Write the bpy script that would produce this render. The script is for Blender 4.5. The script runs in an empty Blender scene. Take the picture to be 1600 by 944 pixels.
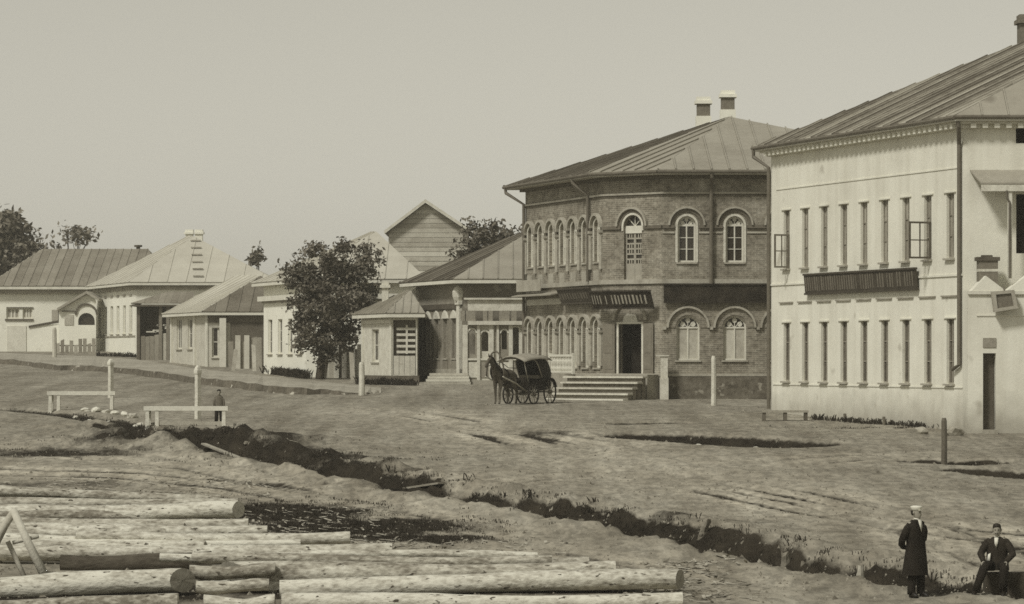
import bpy, bmesh, math, random
import numpy as np
from mathutils import Vector, Matrix

random.seed(7)
np.random.seed(7)
scene = bpy.context.scene
COL = scene.collection

# ------------------------------------------------------------------ camera
F = 5000.0            # focal length in photo pixels (photo is 1600 wide)
HZ = 560.0            # horizon row in the photo
HC = 4.55             # camera height above the near ground
cam_d = bpy.data.cameras.new('camera')
cam = bpy.data.objects.new('camera', cam_d)
COL.objects.link(cam)
cam.location = (0, 0, HC)
cam.rotation_euler = (math.radians(90), 0, 0)
cam_d.sensor_width = 36.0
cam_d.lens = 36.0 * F / 1600.0
cam_d.shift_y = (HZ - 472.0) / 1600.0
cam_d.clip_start = 0.5
cam_d.clip_end = 8000
scene.camera = cam

# ------------------------------------------------------------------ sky and sun
SUN_EL, SUN_AZ = 48.0, 40.0      # azimuth: degrees to the left of straight behind the camera
world = bpy.data.worlds.new('World')
scene.world = world
world.use_nodes = True
wn, wl = world.node_tree.nodes, world.node_tree.links
wn.clear()
w_out = wn.new('ShaderNodeOutputWorld')
w_bg = wn.new('ShaderNodeBackground')
w_sky = wn.new('ShaderNodeTexSky')
w_sky.sky_type = 'NISHITA'
w_sky.sun_disc = False
w_sky.sun_elevation = math.radians(SUN_EL)
w_sky.sun_rotation = math.radians(180 + SUN_AZ)
w_sky.dust_density = 1.0
w_sky.air_density = 1.0
w_sky.ozone_density = 1.0
w_bw = wn.new('ShaderNodeRGBToBW')
w_pow = wn.new('ShaderNodeMath'); w_pow.operation = 'POWER'; w_pow.inputs[1].default_value = 0.70
w_mul = wn.new('ShaderNodeMath'); w_mul.operation = 'MULTIPLY'; w_mul.inputs[1].default_value = 0.96
w_tint = wn.new('ShaderNodeMix'); w_tint.data_type = 'RGBA'; w_tint.blend_type = 'MULTIPLY'
w_tint.inputs[0].default_value = 1.0
w_tint.inputs[7].default_value = (1.0, 0.967, 0.83, 1)
wl.new(w_sky.outputs[0], w_bw.inputs[0])
wl.new(w_bw.outputs[0], w_pow.inputs[0])
wl.new(w_pow.outputs[0], w_mul.inputs[0])
wl.new(w_mul.outputs[0], w_tint.inputs[6])
wl.new(w_tint.outputs[2], w_bg.inputs[0])
w_bg.inputs[1].default_value = 0.15
wl.new(w_bg.outputs[0], w_out.inputs[0])

sun_d = bpy.data.lights.new('sun', 'SUN')
sun = bpy.data.objects.new('sun', sun_d)
COL.objects.link(sun)
sun_d.energy = 2.2
sun_d.angle = math.radians(9.0)
sun_d.color = (1.0, 0.975, 0.915)
_el, _az = math.radians(SUN_EL), math.radians(SUN_AZ)
SUNV = Vector((-math.sin(_az) * math.cos(_el), -math.cos(_az) * math.cos(_el), math.sin(_el)))
sun.rotation_euler = SUNV.to_track_quat('Z', 'Y').to_euler()
sun.location = (0, 0, 60)

scene.view_settings.view_transform = 'Standard'
scene.view_settings.look = 'None'
scene.view_settings.exposure = 0.26
scene.view_settings.gamma = 1.0
scene.view_settings.use_curve_mapping = False
scene.render.film_transparent = False
try:
    scene.cycles.pixel_filter_type = 'BLACKMAN_HARRIS'
    scene.cycles.filter_width = 1.6
    scene.cycles.max_bounces = 6
    scene.cycles.use_denoising = False
except Exception:
    pass

# ------------------------------------------------------------------ materials (sepia tone of the plate)
def sep(v):
    v = max(v, 0.0005)
    return (v, 0.9987 * v ** 1.057, 0.8815 * v ** 1.129, 1.0)

MATS = {}

def nmat(name):
    m = bpy.data.materials.new(name)
    m.use_nodes = True
    nt = m.node_tree
    for n in list(nt.nodes):
        nt.nodes.remove(n)
    out = nt.nodes.new('ShaderNodeOutputMaterial')
    b = nt.nodes.new('ShaderNodeBsdfPrincipled')
    nt.links.new(b.outputs[0], out.inputs[0])
    MATS[name] = m
    return m, nt, b

def setin(b, key, val):
    if key in b.inputs:
        b.inputs[key].default_value = val

def mat(name, lo, hi, scale=2.0, rough=0.85, bump=0.0, bscale=None, stretch=(1, 1, 1), detail=6.0,
        fine=0.0, fscale=30.0, spots=None, rnd=0.0, coords='pos', spec=0.2, contrast=(0.3, 0.7), brick=None, zdirt=None, streak=False):
    """noise-mottled surface between reflectances lo and hi"""
    m, nt, b = nmat(name)
    N, L = nt.nodes, nt.links
    b.inputs['Roughness'].default_value = rough
    setin(b, 'Specular IOR Level', spec)
    if coords == 'pos':
        g = N.new('ShaderNodeNewGeometry'); vec = g.outputs['Position']
    else:
        g = N.new('ShaderNodeTexCoord'); vec = g.outputs['Object']
    oi = N.new('ShaderNodeObjectInfo')
    mp = N.new('ShaderNodeMapping')
    mp.inputs['Scale'].default_value = stretch
    L.new(vec, mp.inputs['Vector'])
    if coords != 'pos':
        cmb = N.new('ShaderNodeVectorMath'); cmb.operation = 'SCALE'
        cmb.inputs[0].default_value = (37.0, 19.0, 53.0)
        L.new(oi.outputs['Random'], cmb.inputs['Scale'])
        L.new(cmb.outputs[0], mp.inputs['Location'])
    nz = N.new('ShaderNodeTexNoise')
    nz.inputs['Scale'].default_value = scale
    nz.inputs['Detail'].default_value = detail
    nz.inputs['Roughness'].default_value = 0.62
    L.new(mp.outputs[0], nz.inputs['Vector'])
    fac = nz.outputs['Fac']
    if fine > 0:
        n2 = N.new('ShaderNodeTexNoise')
        n2.inputs['Scale'].default_value = fscale
        n2.inputs['Detail'].default_value = 3.0
        L.new(mp.outputs[0], n2.inputs['Vector'])
        mx = N.new('ShaderNodeMix'); mx.data_type = 'FLOAT'
        mx.inputs[0].default_value = fine
        L.new(fac, mx.inputs[2]); L.new(n2.outputs['Fac'], mx.inputs[3])
        fac = mx.outputs[0]
    if rnd > 0:
        ma = N.new('ShaderNodeMath'); ma.operation = 'MULTIPLY_ADD'
        ma.inputs[1].default_value = rnd; ma.inputs[2].default_value = -rnd / 2
        L.new(oi.outputs['Random'], ma.inputs[0])
        ad = N.new('ShaderNodeMath'); ad.operation = 'ADD'
        L.new(fac, ad.inputs[0]); L.new(ma.outputs[0], ad.inputs[1])
        fac = ad.outputs[0]
    r = N.new('ShaderNodeValToRGB')
    r.color_ramp.elements[0].position = contrast[0]
    r.color_ramp.elements[0].color = sep(lo)
    r.color_ramp.elements[1].position = contrast[1]
    r.color_ramp.elements[1].color = sep(hi)
    e = r.color_ramp.elements.new((contrast[0] + contrast[1]) / 2)
    e.color = sep((lo + hi) / 2)
    L.new(fac, r.inputs[0])
    col = r.outputs[0]
    if brick is not None:      # brick = (u direction, mortar reflectance, width, height)
        dt = N.new('ShaderNodeVectorMath'); dt.operation = 'DOT_PRODUCT'
        dt.inputs[1].default_value = (brick[0][0], brick[0][1], 0)
        L.new(vec, dt.inputs[0])
        sx = N.new('ShaderNodeSeparateXYZ'); L.new(vec, sx.inputs[0])
        cb = N.new('ShaderNodeCombineXYZ')
        L.new(dt.outputs['Value'], cb.inputs[0]); L.new(sx.outputs[2], cb.inputs[1])
        bt = N.new('ShaderNodeTexBrick')
        bt.inputs['Scale'].default_value = 1.0
        bt.inputs['Brick Width'].default_value = brick[2]
        bt.inputs['Row Height'].default_value = brick[3]
        bt.inputs['Mortar Size'].default_value = 0.012
        bt.inputs['Color1'].default_value = (0.72, 0.72, 0.72, 1)
        bt.inputs['Color2'].default_value = (1.15, 1.15, 1.15, 1)
        bt.inputs['Mortar'].default_value = (brick[1],) * 3 + (1,)
        L.new(cb.outputs[0], bt.inputs['Vector'])
        mm = N.new('ShaderNodeMix'); mm.data_type = 'RGBA'; mm.blend_type = 'MULTIPLY'
        mm.inputs[0].default_value = 1.0
        L.new(col, mm.inputs[6]); L.new(bt.outputs['Color'], mm.inputs[7])
        col = mm.outputs[2]
    if spots is not None:      # spots = (scale, threshold, reflectance)
        vo = N.new('ShaderNodeTexNoise')
        vo.inputs['Scale'].default_value = spots[0]; vo.inputs['Detail'].default_value = 2.0
        L.new(mp.outputs[0], vo.inputs['Vector'])
        rr = N.new('ShaderNodeValToRGB')
        rr.color_ramp.elements[0].position = spots[1]; rr.color_ramp.elements[0].color = (0, 0, 0, 1)
        rr.color_ramp.elements[1].position = min(1.0, spots[1] + 0.06); rr.color_ramp.elements[1].color = (1, 1, 1, 1)
        L.new(vo.outputs['Fac'], rr.inputs[0])
        mx2 = N.new('ShaderNodeMix'); mx2.data_type = 'RGBA'
        mx2.inputs[7].default_value = sep(spots[2])
        L.new(rr.outputs[0], mx2.inputs[0]); L.new(col, mx2.inputs[6])
        col = mx2.outputs[2]
    if zdirt is not None:      # splashed mud: (z bottom, z top, reflectance)
        sx = N.new('ShaderNodeSeparateXYZ'); L.new(vec, sx.inputs[0])
        nd = N.new('ShaderNodeTexNoise'); nd.inputs['Scale'].default_value = 1.3; nd.inputs['Detail'].default_value = 5
        L.new(vec, nd.inputs['Vector'])
        ms = N.new('ShaderNodeMath'); ms.operation = 'MULTIPLY_ADD'
        ms.inputs[1].default_value = -1.4; L.new(nd.outputs['Fac'], ms.inputs[0]); L.new(sx.outputs[2], ms.inputs[2])
        mr = N.new('ShaderNodeMapRange')
        mr.inputs[1].default_value = zdirt[0] - 0.7; mr.inputs[2].default_value = zdirt[1] - 0.7
        mr.inputs[3].default_value = 0.8; mr.inputs[4].default_value = 0.0
        L.new(ms.outputs[0], mr.inputs[0])
        mx3 = N.new('ShaderNodeMix'); mx3.data_type = 'RGBA'
        mx3.inputs[7].default_value = sep(zdirt[2])
        L.new(mr.outputs[0], mx3.inputs[0]); L.new(col, mx3.inputs[6])
        col = mx3.outputs[2]
    if streak:                 # rain streaks and patched plaster
        m2 = N.new('ShaderNodeMapping'); m2.inputs['Scale'].default_value = (2.4, 2.4, 0.16)
        L.new(vec, m2.inputs['Vector'])
        ns = N.new('ShaderNodeTexNoise'); ns.inputs['Scale'].default_value = 1.0; ns.inputs['Detail'].default_value = 7
        L.new(m2.outputs[0], ns.inputs['Vector'])
        rs_ = N.new('ShaderNodeValToRGB')
        rs_.color_ramp.elements[0].position = 0.34; rs_.color_ramp.elements[0].color = (0.925, 0.92, 0.91, 1)
        rs_.color_ramp.elements[1].position = 0.56; rs_.color_ramp.elements[1].color = (1.01, 1.01, 1.01, 1)
        L.new(ns.outputs['Fac'], rs_.inputs[0])
        mq = N.new('ShaderNodeMix'); mq.data_type = 'RGBA'; mq.blend_type = 'MULTIPLY'; mq.inputs[0].default_value = 1.0
        L.new(col, mq.inputs[6]); L.new(rs_.outputs[0], mq.inputs[7]); col = mq.outputs[2]
    L.new(col, b.inputs['Base Color'])
    if bump > 0:
        nb = N.new('ShaderNodeTexNoise')
        nb.inputs['Scale'].default_value = bscale or scale * 5
        nb.inputs['Detail'].default_value = 4
        L.new(mp.outputs[0], nb.inputs['Vector'])
        bp = N.new('ShaderNodeBump')
        bp.inputs['Strength'].default_value = bump
        bp.inputs['Distance'].default_value = 0.05
        L.new(nb.outputs['Fac'], bp.inputs['Height'])
        L.new(bp.outputs[0], b.inputs['Normal'])
    return m

S_DIR = Vector((-0.3304, 0.9439, 0))        # direction of the street, away from the camera
CH_DIR = Vector((-0.78, 0.62, 0)).normalized()

mat('white_plaster', 0.62, 0.76, 0.55, 0.9, 0.10, 14, fine=0.25, fscale=9, zdirt=(2.1, 3.4, 0.30), spots=(0.9, 0.69, 0.50), streak=True)
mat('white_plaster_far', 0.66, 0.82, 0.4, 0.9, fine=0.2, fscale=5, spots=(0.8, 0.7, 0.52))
mat('white_paint', 0.50, 0.72, 2.2, 0.7, fine=0.4, fscale=14)
mat('white_paint_worn', 0.34, 0.66, 3.0, 0.8, fine=0.5, fscale=18, contrast=(0.25, 0.62))
mat('plaster_line', 0.20, 0.42, 1.6, 0.9)
mat('brick_front', 0.125, 0.31, 0.7, 0.92, 0.3, 30, fine=0.42, fscale=5, contrast=(0.36, 0.66), brick=((1, 0), 1.45, 0.29, 0.088), spots=(0.7, 0.66, 0.42))
mat('brick_street', 0.125, 0.31, 0.7, 0.92, 0.3, 30, fine=0.42, fscale=5, contrast=(0.36, 0.66), brick=((S_DIR.x, S_DIR.y), 1.45, 0.29, 0.088), spots=(0.7, 0.68, 0.42))
mat('brick_corner', 0.125, 0.31, 0.7, 0.92, 0.3, 30, fine=0.42, fscale=5, contrast=(0.36, 0.66), brick=((CH_DIR.x, CH_DIR.y), 1.45, 0.29, 0.088), spots=(0.7, 0.68, 0.42))
mat('brick_plinth', 0.05, 0.20, 1.0, 0.95, 0.4, 14, fine=0.5, fscale=5, spots=(3.0, 0.63, 0.28))
mat('brick_trim', 0.24, 0.46, 1.8, 0.9, fine=0.4, fscale=9)
mat('brick_trim_dark', 0.10, 0.17, 1.8, 0.9, fine=0.4, fscale=9)
mat('chimney_brick', 0.13, 0.22, 5.0, 0.92, fine=0.4, fscale=20)
mat('metal_roof', 0.24, 0.36, 0.5, 0.55, fine=0.25, fscale=5, rnd=0.14, spec=0.3, stretch=(1, 1, 0.5), spots=(0.5, 0.66, 0.20))
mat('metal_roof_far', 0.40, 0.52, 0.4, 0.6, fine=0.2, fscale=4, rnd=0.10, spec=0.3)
mat('metal_roof_rusty', 0.075, 0.16, 0.9, 0.75, fine=0.35, fscale=6, rnd=0.35)
mat('plank_roof', 0.12, 0.36, 0.8, 0.8, 0.2, 12, fine=0.4, fscale=8, rnd=0.5, stretch=(0.25, 1, 1), contrast=(0.34, 0.66))
mat('plank_roof_dark', 0.10, 0.20, 0.6, 0.85, fine=0.4, fscale=5, rnd=0.3)
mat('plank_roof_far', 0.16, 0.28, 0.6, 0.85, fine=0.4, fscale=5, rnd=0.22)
mat('wood_grey', 0.20, 0.38, 1.5, 0.85, 0.2, 20, fine=0.4, fscale=10, rnd=0.4)
mat('wood_pale', 0.32, 0.55, 1.5, 0.85, 0.2, 20, fine=0.4, fscale=10, rnd=0.45)
mat('wood_dark', 0.07, 0.15, 1.5, 0.85, 0.2, 20, fine=0.4, fscale=10, rnd=0.3)
mat('wood_wall', 0.15, 0.27, 1.1, 0.88, 0.2, 16, fine=0.4, fscale=8, rnd=0.2, spots=(1.6, 0.64, 0.30))
mat('carved_trim', 0.17, 0.34, 2.6, 0.85, fine=0.5, fscale=12)
mat('pane_dim', 0.05, 0.13, 1.4, 0.5, fine=0.3, fscale=6, rnd=0.4)
mat('door_grey', 0.14, 0.22, 2.0, 0.7, fine=0.3, fscale=9)
mat('dark_interior', 0.012, 0.02, 2.0, 0.95)
mat('gutter_metal', 0.09, 0.17, 2.0, 0.55, fine=0.3, fscale=9)
mat('sign_dark', 0.015, 0.05, 1.3, 0.55, fine=0.3, fscale=6, contrast=(0.4, 0.66))
mat('sign_brown', 0.035, 0.08, 1.6, 0.6, fine=0.4, fscale=8)
mat('sign_letter', 0.10, 0.19, 3.0, 0.7, fine=0.4, fscale=12)
mat('sign_letter_pale', 0.24, 0.42, 3.0, 0.7, fine=0.4, fscale=12)
mat('blind_cloth', 0.36, 0.54, 2.0, 0.85, fine=0.3, fscale=8, rnd=0.3)
mat('blind_grey', 0.24, 0.38, 1.5, 0.85, fine=0.3, fscale=8, rnd=0.6)
mat('stone_step', 0.22, 0.40, 2.0, 0.9, 0.2, 14, fine=0.4, fscale=12)
mat('stone_pale', 0.40, 0.66, 3.0, 0.9, 0.2, 14, fine=0.4, fscale=12, rnd=0.4)
mat('stone_dark', 0.10, 0.24, 3.0, 0.9, 0.2, 14, fine=0.4, fscale=12, rnd=0.4)
mat('log_wood', 0.17, 0.60, 1.6, 0.85, 0.5, 9, fine=0.5, fscale=9, rnd=0.22, coords='obj', stretch=(0.8, 1.7, 1.7), spots=(7.0, 0.64, 0.07), contrast=(0.34, 0.62))
mat('log_end', 0.30, 0.52, 5.0, 0.85, fine=0.4, fscale=20, rnd=0.5, coords='obj')
mat('log_end_dark', 0.22, 0.40, 5.0, 0.85, fine=0.4, fscale=20, coords='obj')
mat('leaf', 0.05, 0.24, 0.9, 0.75, fine=0.5, fscale=6, contrast=(0.3, 0.7))
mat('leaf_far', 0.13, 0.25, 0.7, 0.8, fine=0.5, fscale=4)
mat('bark', 0.03, 0.075, 4.0, 0.95, 0.4, 20)
mat('log_shaded', 0.03, 0.11, 2.0, 0.9, 0.5, 12, fine=0.5, fscale=9, coords='obj', stretch=(0.6, 1.6, 1.6))  # shade of the overhanging pile put into the whole log's colour
mat('weed', 0.012, 0.06, 1.6, 0.85, fine=0.5, fscale=6)
mat('coat_black', 0.010, 0.020, 6.0, 0.85)
mat('trouser_black', 0.010, 0.018, 6.0, 0.85)
mat('suit_brown', 0.018, 0.034, 6.0, 0.85)
mat('boot_black', 0.010, 0.016, 6.0, 0.5)
mat('skin', 0.26, 0.32, 8.0, 0.6)
mat('hair_dark', 0.015, 0.03, 20.0, 0.6)
mat('linen_white', 0.55, 0.68, 6.0, 0.85)
mat('smock_grey', 0.10, 0.16, 6.0, 0.85)
mat('horse_coat', 0.05, 0.13, 2.5, 0.7, coords='obj', fine=0.3, fscale=10)
mat('horse_hair', 0.015, 0.03, 20.0, 0.7)
mat('leather_dark', 0.012, 0.028, 5.0, 0.6)
mat('canvas', 0.24, 0.36, 2.0, 0.85, fine=0.3, fscale=8)

def glass_mat():
    m, nt, b = nmat('window_glass')
    b.inputs['Base Color'].default_value = sep(0.02)
    b.inputs['Roughness'].default_value = 0.12
    setin(b, 'Specular IOR Level', 0.4)
    N, L = nt.nodes, nt.links
    g = N.new('ShaderNodeNewGeometry')
    nz = N.new('ShaderNodeTexNoise'); nz.inputs['Scale'].default_value = 2.2
    L.new(g.outputs['Position'], nz.inputs['Vector'])
    bp = N.new('ShaderNodeBump'); bp.inputs['Strength'].default_value = 0.15; bp.inputs['Distance'].default_value = 0.05
    L.new(nz.outputs['Fac'], bp.inputs['Height']); L.new(bp.outputs[0], b.inputs['Normal'])
    r = N.new('ShaderNodeValToRGB')
    r.color_ramp.elements[0].color = sep(0.012); r.color_ramp.elements[1].color = sep(0.06)
    L.new(nz.outputs['Fac'], r.inputs[0]); L.new(r.outputs[0], b.inputs['Base Color'])
glass_mat()

def ground_mat():
    """dusty trampled earth; the soil attribute says where damp dark earth, sod and painted log-pile shade lie"""
    m, nt, b = nmat('earth')
    N, L = nt.nodes, nt.links
    b.inputs['Roughness'].default_value = 0.95
    setin(b, 'Specular IOR Level', 0.1)
    g = N.new('ShaderNodeNewGeometry')
    at_ = N.new('ShaderNodeAttribute'); at_.attribute_name = 'soil_shade'
    def noise(scale, detail=6, rough=0.65, st=(1, 1, 1), rot=0.0):
        mp = N.new('ShaderNodeMapping'); mp.inputs['Scale'].default_value = st
        mp.inputs['Rotation'].default_value = (0, 0, rot)
        L.new(g.outputs['Position'], mp.inputs['Vector'])
        n = N.new('ShaderNodeTexNoise'); n.inputs['Scale'].default_value = scale
        n.inputs['Detail'].default_value = detail; n.inputs['Roughness'].default_value = rough
        L.new(mp.outputs[0], n.inputs['Vector'])
        return n.outputs['Fac']
    big = noise(0.10, 4)
    mid = noise(0.55, 7, 0.7, (1, 0.45, 1), 0.3)
    fine = noise(2.6, 8, 0.8, (0.8, 0.30, 1))
    ruts = noise(0.9, 6, 0.62, (1.0, 0.045, 1), -0.36)
    ruts2 = noise(1.6, 7, 0.7, (0.25, 0.5, 1), 0.10)
    def mix(a, c, f):
        mx = N.new('ShaderNodeMix'); mx.data_type = 'FLOAT'; mx.inputs[0].default_value = f
        L.new(a, mx.inputs[2]); L.new(c, mx.inputs[3]); return mx.outputs[0]
    f = mix(mix(mix(mix(big, mid, 0.25), fine, 0.22), ruts, 0.5), ruts2, 0.22)
    r = N.new('ShaderNodeValToRGB')
    r.color_ramp.elements[0].position = 0.36; r.color_ramp.elements[0].color = sep(0.12)
    r.color_ramp.elements[1].position = 0.64; r.color_ramp.elements[1].color = sep(0.35)
    e = r.color_ramp.elements.new(0.46); e.color = sep(0.20)
    e = r.color_ramp.elements.new(0.53); e.color = sep(0.255)
    L.new(f, r.inputs[0])
    # trodden crumbs and hoof prints: sharp small-scale tone changes
    def tone(fac, p0, p1, v0, v1):
        q = N.new('ShaderNodeValToRGB')
        q.color_ramp.elements[0].position = p0; q.color_ramp.elements[0].color = (v0, v0, v0, 1)
        q.color_ramp.elements[1].position = p1; q.color_ramp.elements[1].color = (v1, v1, v1, 1)
        L.new(fac, q.inputs[0]); return q.outputs[0]
    def mul(c1, c2):
        q = N.new('ShaderNodeMix'); q.data_type = 'RGBA'; q.blend_type = 'MULTIPLY'; q.inputs[0].default_value = 1.0
        L.new(c1, q.inputs[6]); L.new(c2, q.inputs[7]); return q.outputs[2]
    crumbs = noise(5.5, 4, 0.7, (0.75, 0.28, 1), 0.15)
    prints = noise(1.5, 5, 0.75, (0.8, 0.35, 1), 0.2)
    dry = mul(mul(r.outputs[0], tone(crumbs, 0.38, 0.60, 0.72, 1.18)), tone(prints, 0.36, 0.60, 0.88, 1.08))
    ad_ = N.new('ShaderNodeAttribute'); ad_.attribute_name = 'dust'
    dm = N.new('ShaderNodeMath'); dm.operation = 'MULTIPLY_ADD'; dm.inputs[1].default_value = 0.8; dm.inputs[2].default_value = 1.0
    L.new(ad_.outputs['Fac'], dm.inputs[0])
    dv = N.new('ShaderNodeVectorMath'); dv.operation = 'SCALE'
    L.new(dry, dv.inputs[0]); L.new(dm.outputs[0], dv.inputs['Scale'])
    dry = dv.outputs[0]
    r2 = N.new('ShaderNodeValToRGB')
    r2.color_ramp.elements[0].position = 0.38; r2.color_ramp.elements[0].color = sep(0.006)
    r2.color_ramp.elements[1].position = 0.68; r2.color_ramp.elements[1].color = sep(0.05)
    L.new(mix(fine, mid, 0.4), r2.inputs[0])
    # ragged border of the damp and painted-shade patches
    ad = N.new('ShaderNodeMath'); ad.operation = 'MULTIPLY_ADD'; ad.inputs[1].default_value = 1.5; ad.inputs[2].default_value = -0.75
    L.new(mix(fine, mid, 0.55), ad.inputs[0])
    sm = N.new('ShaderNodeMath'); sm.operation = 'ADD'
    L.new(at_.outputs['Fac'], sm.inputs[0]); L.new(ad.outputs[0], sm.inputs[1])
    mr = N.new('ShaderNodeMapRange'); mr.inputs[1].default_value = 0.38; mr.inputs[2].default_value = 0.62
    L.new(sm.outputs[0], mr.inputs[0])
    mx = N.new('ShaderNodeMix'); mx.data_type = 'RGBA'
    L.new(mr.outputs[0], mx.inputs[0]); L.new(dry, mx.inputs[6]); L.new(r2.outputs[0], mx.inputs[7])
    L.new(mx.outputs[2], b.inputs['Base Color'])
    bp = N.new('ShaderNodeBump'); bp.inputs['Strength'].default_value = 0.35; bp.inputs['Distance'].default_value = 0.08
    L.new(mix(crumbs, fine, 0.5), bp.inputs['Height']); L.new(bp.outputs[0], b.inputs['Normal'])
ground_mat()

# ------------------------------------------------------------------ mesh helpers
class MB:
    def __init__(self):
        self.v = []; self.f = []
    def quad(self, a, b, c, d):
        n = len(self.v); self.v += [tuple(a), tuple(b), tuple(c), tuple(d)]; self.f.append((n, n + 1, n + 2, n + 3)); return self
    def poly(self, pts):
        n = len(self.v); self.v += [tuple(p) for p in pts]; self.f.append(tuple(range(n, n + len(pts)))); return self
    def hexa(self, p):          # 8 points: bottom ring 0-3, top ring 4-7
        n = len(self.v); self.v += [tuple(q) for q in p]
        self.f += [(n + 3, n + 2, n + 1, n), (n + 4, n + 5, n + 6, n + 7)]
        for i in range(4):
            j = (i + 1) % 4
            self.f.append((n + i, n + j, n + 4 + j, n + 4 + i))
        return self
    def box(self, x0, x1, y0, y1, z0, z1, fr=None):
        pts = [(x0, y0, z0), (x1, y0, z0), (x1, y1, z0), (x0, y1, z0), (x0, y0, z1), (x1, y0, z1), (x1, y1, z1), (x0, y1, z1)]
        if fr is not None:
            pts = [fr.p(*q) for q in pts]
        return self.hexa(pts)
    def prism(self, pts, vec):  # polygon extruded along vec
        vec = Vector(vec); n = len(self.v); k = len(pts)
        self.v += [tuple(Vector(p)) for p in pts] + [tuple(Vector(p) + vec) for p in pts]
        self.f.append(tuple(range(n + k - 1, n - 1, -1))); self.f.append(tuple(range(n + k, n + 2 * k)))
        for i in range(k):
            j = (i + 1) % k
            self.f.append((n + i, n + j, n + k + j, n + k + i))
        return self
    def tube(self, path, rad, seg=8, caps=True, sy=1.0):
        path = [Vector(p) for p in path]
        if not isinstance(rad, (list, tuple)): rad = [rad] * len(path)
        n0 = len(self.v)
        prev = None
        for i, p in enumerate(path):
            t = (path[min(i + 1, len(path) - 1)] - path[max(i - 1, 0)])
            if t.length < 1e-9: t = Vector((0, 0, 1))
            t.normalize()
            if prev is None:
                ref = Vector((0, 0, 1)) if abs(t.z) < 0.9 else Vector((0, 1, 0))
                a = t.cross(ref).normalized()
            else:
                a = (prev - t * prev.dot(t)).normalized()
            prev = a
            b = t.cross(a)
            for k in range(seg):
                an = 2 * math.pi * k / seg
                self.v.append(tuple(p + a * math.cos(an) * rad[i] + b * math.sin(an) * rad[i] * sy))
        for i in range(len(path) - 1):
            for k in range(seg):
                k2 = (k + 1) % seg
                self.f.append((n0 + i * seg + k, n0 + i * seg + k2, n0 + (i + 1) * seg + k2, n0 + (i + 1) * seg + k))
        if caps:
            self.f.append(tuple(n0 + k for k in range(seg - 1, -1, -1)))
            m = n0 + (len(path) - 1) * seg
            self.f.append(tuple(m + k for k in range(seg)))
        return self
    def loft(self, rings, closed=True, caps=True):
        n0 = len(self.v); k = len(rings[0])
        for r in rings: self.v += [tuple(p) for p in r]
        for i in range(len(rings) - 1):
            for j in range(k if closed else k - 1):
                j2 = (j + 1) % k
                self.f.append((n0 + i * k + j, n0 + i * k + j2, n0 + (i + 1) * k + j2, n0 + (i + 1) * k + j))
        if caps:
            self.f.append(tuple(n0 + j for j in range(k - 1, -1, -1)))
            m = n0 + (len(rings) - 1) * k
            self.f.append(tuple(m + j for j in range(k)))
        return self
    def mesh(self, name, m, off=(0, 0, 0), smooth=False):
        me = bpy.data.meshes.new(name)
        ox, oy, oz = off
        me.from_pydata([(x - ox, y - oy, z - oz) for x, y, z in self.v], [], self.f)
        if m is not None: me.materials.append(MATS[m] if isinstance(m, str) else m)
        if smooth:
            me.polygons.foreach_set('use_smooth', [True] * len(me.polygons))
        me.validate(); me.update()
        return me
    def build(self, name, m, parent=None, smooth=False):
        """part in world coordinates under parent (whose chain has only a translation)"""
        off = world_off(parent)
        o = bpy.data.objects.new(name, self.mesh(name, m, off, smooth))
        COL.objects.link(o)
        if parent is not None: o.parent = parent
        return o
    def thing(self, name, m, label, cat, group=None, base=None, smooth=False):
        base = base or (0, 0, 0)
        o = bpy.data.objects.new(name, self.mesh(name, m, base, smooth))
        o.location = base
        COL.objects.link(o)
        tag(o, label, cat, group)
        return o

def world_off(parent):
    v = Vector((0, 0, 0))
    while parent is not None:
        v += parent.location; parent = parent.parent
    return v

def tag(o, label=None, cat=None, group=None, kind=None):
    if label: o['label'] = label
    if cat: o['category'] = cat
    if group: o['group'] = group
    if kind: o['kind'] = kind
    return o

def empty(name, loc, label, cat, group=None):
    o = bpy.data.objects.new(name, None)
    o.location = loc
    o.empty_display_size = 0.3
    COL.objects.link(o)
    return tag(o, label, cat, group)

class Frame:
    """wall plane: left and right end as seen from outside. p(a, b, c): a along, b INTO the wall, c height"""
    def __init__(self, PL, PR, z0=0.0):
        self.o = Vector((PL[0], PL[1], z0))
        d = Vector((PR[0] - PL[0], PR[1] - PL[1], 0))
        self.L = d.length
        self.u = d.normalized()
        self.b = Vector((-self.u.y, self.u.x, 0))
    def p(self, a, b, c):
        return self.o + self.u * a + self.b * b + Vector((0, 0, c))
    def M(self, a, b, c):
        q = self.p(a, b, c)
        return Matrix(((self.u.x, self.b.x, 0, q.x), (self.u.y, self.b.y, 0, q.y), (0, 0, 1, q.z), (0, 0, 0, 1)))

def put(mesh, name, parent, M):
    """shared-mesh part placed by a world matrix under a parent with translation only"""
    o = bpy.data.objects.new(name, mesh)
    COL.objects.link(o)
    o.parent = parent
    o.matrix_local = Matrix.Translation(-world_off(parent)) @ M
    return o

def sub(mesh, name, parent):
    o = bpy.data.objects.new(name, mesh)
    COL.objects.link(o); o.parent = parent
    return o

def at(px, py, d):
    return Vector(((px - 800) / F * d, d, HC - (py - HZ) / F * d))

def X(px, d):
    return (px - 800) / F * d

def Z(py, d):
    return HC - (py - HZ) / F * d

GY = [-4000, 45, 60, 75, 90, 108, 125, 141, 161, 177, 204, 231, 245, 300, 9000]
GZ = [-0.3, -0.2, 0.0, 0.7, 1.4, 2.08, 2.5, 2.75, 3.3, 3.5, 4.0, 4.78, 5.2, 6.0, 6.0]

def base_z(y):
    return float(np.interp(y, GY, GZ))

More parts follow.
